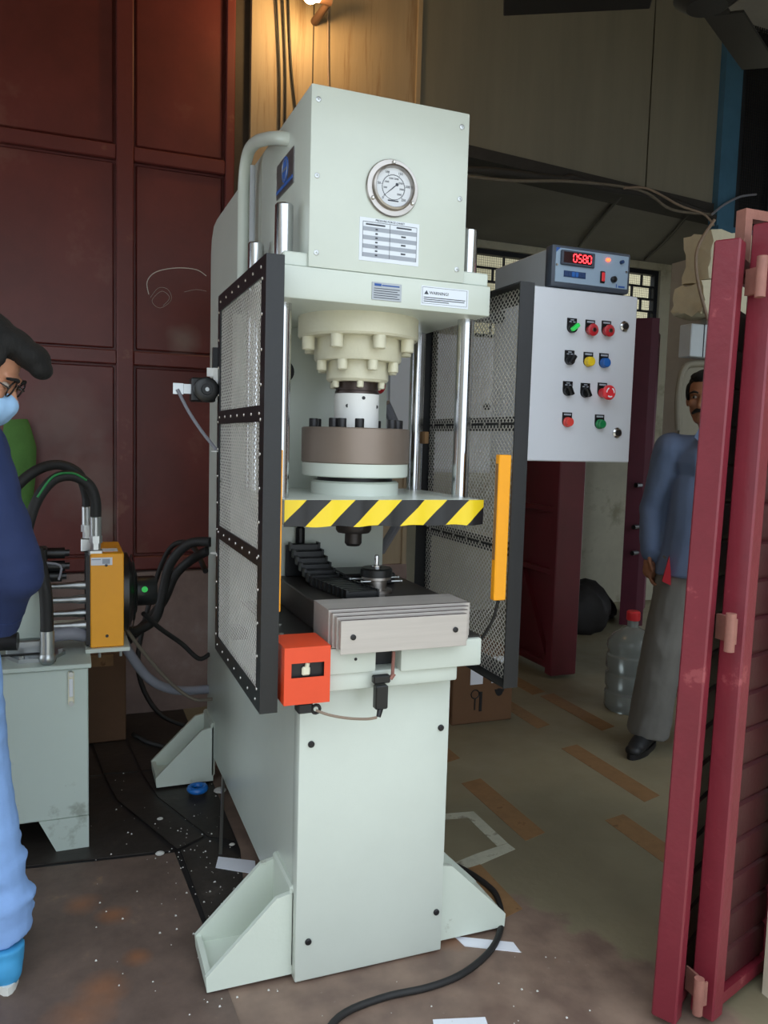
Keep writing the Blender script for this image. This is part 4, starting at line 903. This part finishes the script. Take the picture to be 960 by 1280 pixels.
# ---------------------------------------------------------------- cables along the dark beam
def cab_path(pp, d): return [Vector((*up(px(u, v, 1, 4.3).x*1.0, d), 0)) for u, v in pp]
def beam_cable(pp, r, m, lab, d=-.05):
    pts = []
    for u, v in pp:
        y = 4.3
        for _ in range(6):
            p = px(u, v, 1, y); y = up(p.x, d)[1]
        pts.append(p)
    return hose('ceiling_cable', pts, r, m, lab, 'cable')
beam_cable([(560, 212), (620, 214), (700, 224), (716, 222), (760, 236), (820, 245), (870, 262), (893, 272)], .020, 'dark_beam', 'thick bundled cable strapped under the sheet wall')
beam_cable([(560, 218), (640, 226), (716, 227), (800, 238), (840, 262), (890, 268)], .009, 'cable_grey', 'grey cable draped below the thick bundle', -.07)
beam_cable([(780, 235), (810, 236), (850, 257), (880, 268), (892, 282)], .008, 'wire_tan', 'tan cable looping to the blue column', -.08)
beam_cable([(890, 268), (905, 256), (925, 246), (945, 243)], .008, 'hose_grey', 'pale cable curving across blue column and grille', -.1)
MB().ring((0, 0, 0), .03, .008, 'x', 12, 6).build('cable_strap', 'wire_tan', bpy.data.objects['ceiling_cable'], org=(0, 0, 0)).location = px(716, 223, 1, 4.42)-ORG[bpy.data.objects['ceiling_cable']]
hose('hanging_wire', [px(777, 244, 2, 3.03), px(750, 275, 2, 3.02), px(724, 308, 2, 3.02)], .012, 'cable_black', 'black wire along bay ceiling above the indicator', 'wire')
hose('hanging_wire', [px(862, 266, 2, 3.03), px(835, 298, 2, 3.02), px(806, 325, 2, 3.02)], .010, 'cable_black', 'thin black wire on bay ceiling near the pier', 'wire')
hose('hanging_wire', [px(893, 275, 1, 3.27), px(872, 310, 1, 3.265), px(872, 350, 1, 3.262), px(885, 400, 1, 3.27)], .008, 'wire_tan', 'brown wire drooping in front of the concrete ledges', 'wire')
# meter box and plastic hood on the pier
mt = thing('meter_box', 'pale grey meter box under the concrete ledges', 'box', (3.1, 3.4, 1.9))
MB().box(3.02, 3.30, 3.36, 3.45, 1.885, 2.055, .004).build('meter_case', 'meter_grey', mt)
MB().box(3.10, 3.103, 3.355, 3.36, 1.885, 2.055).build('case_seam', 'ink', mt)
hd = thing('plastic_hood', 'dull olive plastic hood hanging behind the head of the worker', 'hood', (3.1, 3.5, 1.5))
MB().tube([(3.01, 3.40, 1.50), (2.995, 3.40, 1.68), (3.02, 3.40, 1.82), (3.10, 3.40, 1.855), (3.30, 3.40, 1.86)], .018, 10, 5).build('rim', 'olive_sheet', hd)
MB().prism([(3.02, 1.46), (3.30, 1.46), (3.30, 1.85), (3.08, 1.84), (3.02, 1.80)], 'y', 3.405, 3.42).build('sheet', 'olive_sheet', hd)
tag(MB().tube([px(20, 525, 1, YB-.03), px(24, 560, 1, YB-.05), px(27, 600, 1, YB-.03), px(30, 640, 1, YB-.03)], [.05, .075, .06, .03], 12, 5, flat=.35).build('hanging_cloth', 'green_cloth', org=px(24, 560, 1, YB-.05)), 'green cloth hanging on the red sheet gate', 'cloth')
# ---------------------------------------------------------------- things on the floor
hose('floor_cable', [(.50, 1.62, .009), (.60, 1.72, .009), (.727, 1.748, .009), (.85, 1.745, .009), (.96, 1.765, .009), (1.08, 1.83, .009), (1.165, 1.925, .009), (1.215, 2.03, .009), (1.225, 2.11, .009), (1.19, 2.24, .009), (1.10, 2.36, .009)], .009, 'rubber', 'black power cable curling across floor around press foot', 'cable')
def sheet(name, q, lab, m='paper', cat='paper'):
    c = sum((Vector((*p, 0)) for p in q), Vector())/4
    tag(MB().prism(q, 'z', .0035 if c.x < .7 else .0005, .0055 if c.x < .7 else .0025).build(name, m, org=c), lab, cat)
sheet('paper_sheet', [(1.012, 1.925), (1.02, 1.875), (1.155, 1.80), (1.158, 1.845)], 'white paper strip under the black floor cable')
sheet('paper_sheet', [(.435, 2.50), (.55, 2.42), (.565, 2.50), (.455, 2.565)], 'white paper beside front foot on the badge side')
sheet('paper_sheet', [(.80, 1.60), (.93, 1.57), (.94, 1.61), (.815, 1.645)], 'white paper scrap on brown floor before the press')
rg = px(247, 987, 2, .02); tag(MB().ring((rg.x, rg.y, .025), .030, .012, 'z', 24, 8).build('plastic_ring', 'blue_ring', org=(rg.x, rg.y, .01)), 'blue plastic ring lying near rear press foot', 'ring')
tag(MB().cyl((.465, 2.58, .005), (.545, 2.98, .115), .006, seg=8).build('metal_rod', 'zinc', org=(.465, 2.58, 0)), 'thin metal rod leaning on the press underside', 'rod')
db = MB(); rnd = random.Random(3)
for i in range(300):
    if i < 190: x, y = rnd.uniform(.05, 1.25), rnd.uniform(1.5, 3.4)
    else: x, y = .40+rnd.gauss(0, .07), rnd.uniform(1.85, 2.9)
    if .53 < x < .95 and y > 1.87: continue
    r = rnd.choice((.001, .0015, .002, .0028)); z = .0045
    db.hexa([(x-r, y-r, z), (x+r*1.2, y-r*.8, z), (x+r, y+r, z), (x-r*.7, y+r, z)], [(x-r*.6, y-r*.6, z+r), (x+r*.7, y-r*.5, z+r), (x+r*.5, y+r*.6, z+r), (x-r*.4, y+r*.5, z+r)])
o = db.build('floor_debris', 'debris_white', smooth=False); tag(o, 'white chips and dust scattered over the floor', 'debris'); o['kind'] = 'stuff'
for u, v, r in ((200, 1070, .012), (275, 992, .02), (200, 1026, .009), (290, 1058, .008)):
    p = px(u, v, 2, 0); m = MB(); m.sph((p.x, p.y, r*.55+.003), (r*1.3, r, r*.55), 8, 5); tag(m.build('plaster_chip', 'debris_white', org=(p.x, p.y, 0)), {200: 'white plaster chip on dark plates', 275: 'larger crumpled white chip beside the blue ring', 290: 'small white chip beside the metal rod'}[u] if (u, v) != (200, 1026) else 'small white chip nearer the rear foot', 'chip')
# ---------------------------------------------------------------- people
def person(name, label, loc, rz, J, mats, build_extra):
    t = thing(name, label, 'person', (loc[0], loc[1], 0))
    T = Matrix.Translation((loc[0], loc[1], 0)) @ Matrix.Rotation(math.radians(rz), 4, 'Z')
    HM = T @ Matrix.Translation(J['head']) @ Matrix.Rotation(math.radians(J.get('yaw', 0)), 4, 'Z') @ Matrix.Rotation(math.radians(J.get('nod', 0)), 4, 'X')
    def nm(M=T): m = MB(); m.M = M; return m
    def limb(m, pts, rs, seg=14, sm=4, flat=1.):
        m.tube(pts, rs, seg, sm, flat)
        m.sph(pts[0], rs[0]*.98); m.sph(pts[-1], rs[-1]*.98)
    # one continuous body: head, neck, trunk, arms with hands, legs
    b = nm(HM)
    b.sph((0, .012, .035), (.074, .094, .085), 20, 14); b.sph((0, -.028, -.030), (.060, .066, .082), 18, 12); b.sph((0, -.048, -.082), (.042, .040, .032))
    b.tube([(0, -.086, .012), (0, -.100, -.012), (0, -.112, -.030), (0, -.100, -.040)], [.008, .011, .015, .009], 10, 3)
    b.sph((0, -.082, .026), (.052, .016, .010)); b.sph((0, -.090, -.060), (.022, .012, .007)); b.sph((0, -.088, -.071), (.019, .012, .007))
    for s in (-1, 1):
        b.sph((s*.036, -.072, -.020), (.022, .022, .022)); b.sph((s*.076, .012, -.005), (.009, .020, .032))
    b.M = T
    limb(b, [J['neck'], Vector(J['head'])+Vector((0, .012, -.04))], [.056, .050])
    limb(b, [J['pelvis'], J['waist'], J['chest']], [.110, .095, .100], flat=.72)
    b.tube([J['shL'], J['shR']], .046, 12); limb(b, [J['chest'], J['neck']], [.080, .052])
    for s in 'LR':
        limb(b, [J['sh'+s], J['el'+s], J['wr'+s]], [.048, .038, .027]); limb(b, [J['hip'+s], J['kn'+s], J['an'+s]], [.080, .055, .040])
        w = Vector(J['wr'+s]); d = (Vector(J['hd'+s])-w).normalized(); side = d.cross(Vector(J['pn'+s])).normalized(); pn = Vector(J['pn'+s])
        limb(b, [w, w+d*.045, w+d*.085], [.024, .033, .036], flat=.5)
        for i in range(4):
            o_ = side*(.027-.018*i); ln = (.072, .080, .075, .058)[i]; p = w+d*.082+o_
            limb(b, [p, p+d*ln*.5+pn*.006, p+d*ln*.85+pn*.026, p+d*ln*.9+pn*.044], [.0092, .0085, .008, .007], 8, 2)
        p = w+d*.03+side*.028; limb(b, [p, p+side*.018+d*.03+pn*.01, p+side*.016+d*.06+pn*.022], [.011, .010, .008], 8, 2)
        a = Vector(J['an'+s]); ry = Matrix.Rotation(J['fy'+s], 3, 'Z'); limb(b, [a, a+ry @ Vector((0, .02, -.03)), a+ry @ Vector((0, -.11, -.05))], [.038, .035, .025])
    body = remesh(b, 'body', mats['skin'], t, .0062, 3)
    for s in (-1, 1):
        e = nm(HM).sph((s*.031, -.081, .008), (.0125, .0105, .0065)).build('eye', 'eye_white', body)
        nm(HM).sph((s*.031, -.0905, .008), (.0052, .003, .005), 10, 8).build('iris', 'eye_dark', e)
        nm(HM).tube([(s*.012, -.096, .026), (s*.030, -.097, .031), (s*.052, -.080, .024)], [.003, .005, .003], 8, 4).build('eyebrow', 'hair', body)
    build_extra(t, body, T, HM, nm, limb, J)
    return t
def wr(n, r0, r1, amp, f=9.): return [r0+(r1-r0)*i/(n-1)+amp*math.sin(i*f) for i in range(n)]
def lerp_path(pts, n):
    pts = [Vector(p) for p in pts]; out = []
    for i in range(n):
        t = i/(n-1)*(len(pts)-1); k_ = min(int(t), len(pts)-2); out.append(pts[k_].lerp(pts[k_+1], t-k_))
    return out
def shoe(nm, a, s_mat, sole_mat, t, yaw=0., T=None):
    M = T @ Matrix.Translation((a[0], a[1], 0)) @ Matrix.Rotation(yaw, 4, 'Z')
    m = nm(M); m.tube([(0, .065, .045), (0, .03, .058), (0, -.05, .055), (0, -.13, .040), (0, -.175, .034)], [.036, .042, .043, .040, .026], 14, 4, flat=.9); m.sph((0, .06, .05), (.038, .03, .045)); m.tube([(0, .035, .05), (0, .035, .105)], [.042, .046], 14); m.sph((0, -.165, .035), (.038, .035, .026))
    sh = remesh(m, 'shoe', s_mat, t, .006, 3)
    pts = [(.036*math.cos(q)*(1.08 if math.sin(q) < 0 else .95), -.055+.150*math.sin(q)) for q in [2*PI*i/24 for i in range(24)]]
    so = nm(M); so.prism([(x*1.12, y) for x, y in pts], 'z', .001, .026); so.build('sole', sole_mat, sh)
    lc = nm(M)
    for i in range(4): lc.tube([(-.022, -.045-.022*i, .094-.010*i), (0, -.05-.022*i, .099-.010*i), (.022, -.045-.022*i, .094-.010*i)], .0028, 6, 3)
    lc.build('laces', sole_mat if s_mat != 'shoe_black' else 'gun_black', sh)
def man_extra(t, body, T, HM, nm, limb, J):
    h = nm(HM)
    h.sph((0, .028, .062), (.084, .098, .082), 18, 12); h.sph((0, -.035, .098), (.072, .062, .040)); h.sph((0, -.088, .096), (.062, .045, .036)); h.sph((0, -.120, .082), (.045, .028, .026)); h.sph((0, .07, -.01), (.070, .045, .08))
    for s in (-1, 1): h.sph((s*.066, -.012, .055), (.018, .052, .045)); h.sph((s*.074, -.025, .010), (.008, .012, .03))
    remesh(h, 'hair', 'hair', t, .006, 2)
    m = nm(HM); m.sph((0, -.062, -.058), (.068, .062, .055), 18, 12); m.sph((0, -.095, -.040), (.034, .034, .034)); m.sph((0, -.05, -.095), (.05, .05, .03))
    mk = remesh(m, 'face_mask', 'mask_blue', t, .005, 3)
    for s in (-1, 1): nm(HM).tube([(s*.058, -.055, -.035), (s*.078, -.01, -.005), (s*.080, .018, .018)], .0022, 6, 4).build('ear_loop', 'paper', mk)
    g = nm(HM)
    for s in (-1, 1): g.ring((s*.034, -.097, .006), .021, .0022, 'y', 20, 6)
    g.tube([(-.011, -.102, .010), (0, -.106, .013), (.011, -.102, .010)], .002, 6, 3)
    for s in (-1, 1): g.tube([(s*.057, -.100, .008), (s*.076, -.06, .010), (s*.080, .02, .008)], .002, 6, 3)
    g.build('glasses', 'glass_dark', t)
    # jacket
    j = nm(); up_ = lerp_path([Vector(J['pelvis'])+Vector((0, 0, -.04)), J['waist'], J['chest']], 7)
    j.tube(up_, [.160, .158, .155, .158, .165, .172, .165], 20, 3, flat=.78); j.sph(Vector(J['chest'])+Vector((0, -.01, .06)), (.178, .140, .12)); j.sph(Vector(J['chest'])+Vector((0, -.02, .13)), (.13, .115, .085)); j.tube([J['shL'], J['shR']], .078, 14)
    j.sph(J['shL'], .082); j.sph(J['shR'], .082); j.tube([Vector(J['neck'])+Vector((0, 0, -.06)), Vector(J['neck'])+Vector((0, -.01, .025))], [.085, .070], 16)
    for s in 'LR':
        pth = lerp_path([J['sh'+s], J['el'+s], J['wr'+s]], 9); j.tube(pth, [.076, .074, .070, .066, .068, .060, .054, .049, .044], 14, 3)
        j.sph(J['el'+s], .066); j.sph(J['wr'+s], .042)
    jk = wrinkle(remesh(j, 'jacket', 'navy_cloth', t, .009, 5), .007, 9, 16)
    for s in 'LR':
        w, e = Vector(J['wr'+s]), Vector(J['el'+s]); d = (w-e).normalized(); nm().tube([w-d*.03, w+d*.012], [.047, .046], 14).build('cuff', 'navy_cloth', jk)
    nm().tube([Vector(J['neck'])+Vector((0, -.045, .0)), Vector(J['neck'])+Vector((0, -.06, .012))], .008, 8).build('collar_clip', 'chrome', jk)
    # jeans
    q = nm(); q.tube([Vector(J['pelvis'])+Vector((0, 0, .06)), Vector(J['pelvis'])+Vector((0, 0, -.10))], [.148, .152], 18, 3, flat=.8)
    for s in 'LR':
        pth = lerp_path([J['hip'+s], J['kn'+s], Vector(J['an'+s])+Vector((0, 0, .02))], 17)
        r = [.104, .102, .098, .094, .090, .085, .081, .078, .077, .073, .076, .070, .077, .070, .082, .072, .068]
        q.tube(pth, r, 16, 3); q.sph(J['hip'+s], .102)
        for k_ in (11, 12.6, 14, 15): # folds stacking on the shoe
            i = int(k_); p = pth[i]; q.sph(p+Vector((.012*math.sin(k_*3), -.018, .01)), (.072, .070, .022))
    wrinkle(remesh(q, 'jeans', 'jeans', t, .008, 3), .0035, 9, 17, True)
    for s in 'LR': shoe(nm, J['an'+s], 'shoe_cyan', 'sole_white', t, J['fy'+s], T)
JM = dict(fyL=1.1, fyR=.8, head=(-.055, -.079, 1.545), nod=32, yaw=-48, neck=(-.03, -.015, 1.415), chest=(0, .02, 1.24), waist=(0, .02, 1.07), pelvis=(0, .02, .92),
          shL=(-.175, .01, 1.355), elL=(-.25, -.045, 1.08), wrL=(-.165, -.06, .945), hdL=(-.04, .0, .93), pnL=(.5, -.5, 0),
          shR=(.175, .01, 1.355), elR=(.25, -.045, 1.08), wrR=(.165, -.06, .945), hdR=(.04, .0, .93), pnR=(-.5, -.5, 0),
          hipL=(-.09, .02, .88), knL=(-.085, -.05, .50), anL=(-.105, -.095, .09), hipR=(.09, .02, .88), knR=(.11, -.03, .50), anR=(.12, -.03, .09))
person('person', 'person in navy jacket, light blue jeans and blue mask beside the oil tank', (-.30, 2.19), 125, JM, dict(skin='skin_fair'), man_extra)
def worker_extra(t, body, T, HM, nm, limb, J):
    h = nm(HM); h.sph((0, .025, .058), (.079, .094, .074), 18, 12); h.sph((0, -.045, .095), (.060, .040, .026)); h.sph((0, .07, .0), (.066, .040, .07))
    for s in (-1, 1): h.sph((s*.070, -.02, .03), (.010, .03, .04))
    remesh(h, 'hair', 'hair', t, .006, 2)
    nm(HM).tube([(-.034, -.090, -.062), (-.016, -.106, -.050), (0, -.110, -.047), (.016, -.106, -.050), (.034, -.090, -.062)], [.005, .009, .008, .009, .005], 10, 4).build('moustache', 'hair', body)
    j = nm(); j.tube(lerp_path([Vector(J['pelvis'])+Vector((0, 0, -.11)), J['pelvis'], J['waist'], J['chest']], 7), [.232, .222, .205, .192, .186, .185, .172], 20, 3, flat=.70)
    j.sph(Vector(J['chest'])+Vector((0, 0, .06)), (.180, .142, .12)); j.sph(Vector(J['chest'])+Vector((0, 0, .13)), (.13, .120, .08)); j.tube([J['shL'], J['shR']], .070, 14); j.sph(J['shL'], .076); j.sph(J['shR'], .076)
    for s in 'LR':
        j.tube(lerp_path([J['sh'+s], J['el'+s], J['wr'+s]], 9), [.074, .073, .068, .066, .064, .060, .056, .055, .050], 14, 3); j.sph(J['el'+s], .060); j.sph(J['wr'+s], .045)
    jk = wrinkle(remesh(j, 'work_jacket', 'work_blue', t, .009, 4), .007, 8, 9)
    n = Vector(J['neck'])
    for s in (-1, 1):
        nm().prism([(n.x+s*.012, 1.475), (n.x+s*.075, 1.500), (n.x+s*.095, 1.455), (n.x+s*.045, 1.405)], 'y', n.y-.118, n.y-.100).build('collar', 'work_blue', jk)
    nm().tube([(0, -.125, 1.40), (0, -.128, 1.2), (0, -.124, 1.0)], .005, 6, 4).build('placket', 'work_blue', jk)
    nm().prism([(-.035, 1.46), (.035, 1.46), (.0, 1.34)], 'y', n.y-.108, n.y-.095).build('undershirt', 'gun_black', t)
    nm().prism([(-.192, .815), (-.155, .80), (-.158, .86), (-.168, .93)], 'y', -.142, -.09).build('red_shirt_tail', 'shirt_red', t)
    nm().box(.02, .11, -.130, -.122, 1.12, 1.24, .003).build('pocket', 'work_blue', jk)
    q = nm(); q.tube([Vector(J['pelvis'])+Vector((0, 0, .04)), Vector(J['pelvis'])+Vector((0, 0, -.12))], [.152, .158], 18, 3, flat=.8)
    for s in 'LR':
        pth = lerp_path([J['hip'+s], J['kn'+s], Vector(J['an'+s])+Vector((0, 0, -.01))], 15)
        q.tube(pth, [.110, .108, .106, .102, .100, .098, .096, .096, .094, .095, .094, .096, .096, .098, .098], 16, 3); q.sph(J['hip'+s], .108)
    wrinkle(remesh(q, 'trousers', 'trouser_grey', t, .009, 3), .0045, 13, 6, True)
    shoe(nm, J['anL'], 'shoe_black', 'gun_black', t, J['fyL'], T); shoe(nm, J['anR'], 'shoe_black', 'gun_black', t, J['fyR'], T)
JW = dict(fyL=-.35, fyR=.2, head=(-.055, -.04, 1.625), nod=4, yaw=-14, neck=(0, -.01, 1.46), chest=(0, .0, 1.28), waist=(0, .0, 1.10), pelvis=(0, .0, .94),
          shL=(-.185, .0, 1.40), elL=(-.245, .06, 1.13), wrL=(-.245, .02, .92), hdL=(-.243, -.01, .80), pnL=(.9, -.2, 0),
          shR=(.185, .0, 1.40), elR=(.26, .05, 1.13), wrR=(.25, -.02, .92), hdR=(.25, -.05, .80), pnR=(-.9, -.2, 0),
          hipL=(-.10, 0, .90), knL=(-.165, -.03, .50), anL=(-.215, .0, .085), hipR=(.10, 0, .90), knR=(.13, -.02, .50), anR=(.14, .03, .085))
person('person', 'person in blue grey work jacket and grey trousers standing behind the red gate', (2.68, 2.79), -40, JW, dict(skin='skin'), worker_extra)
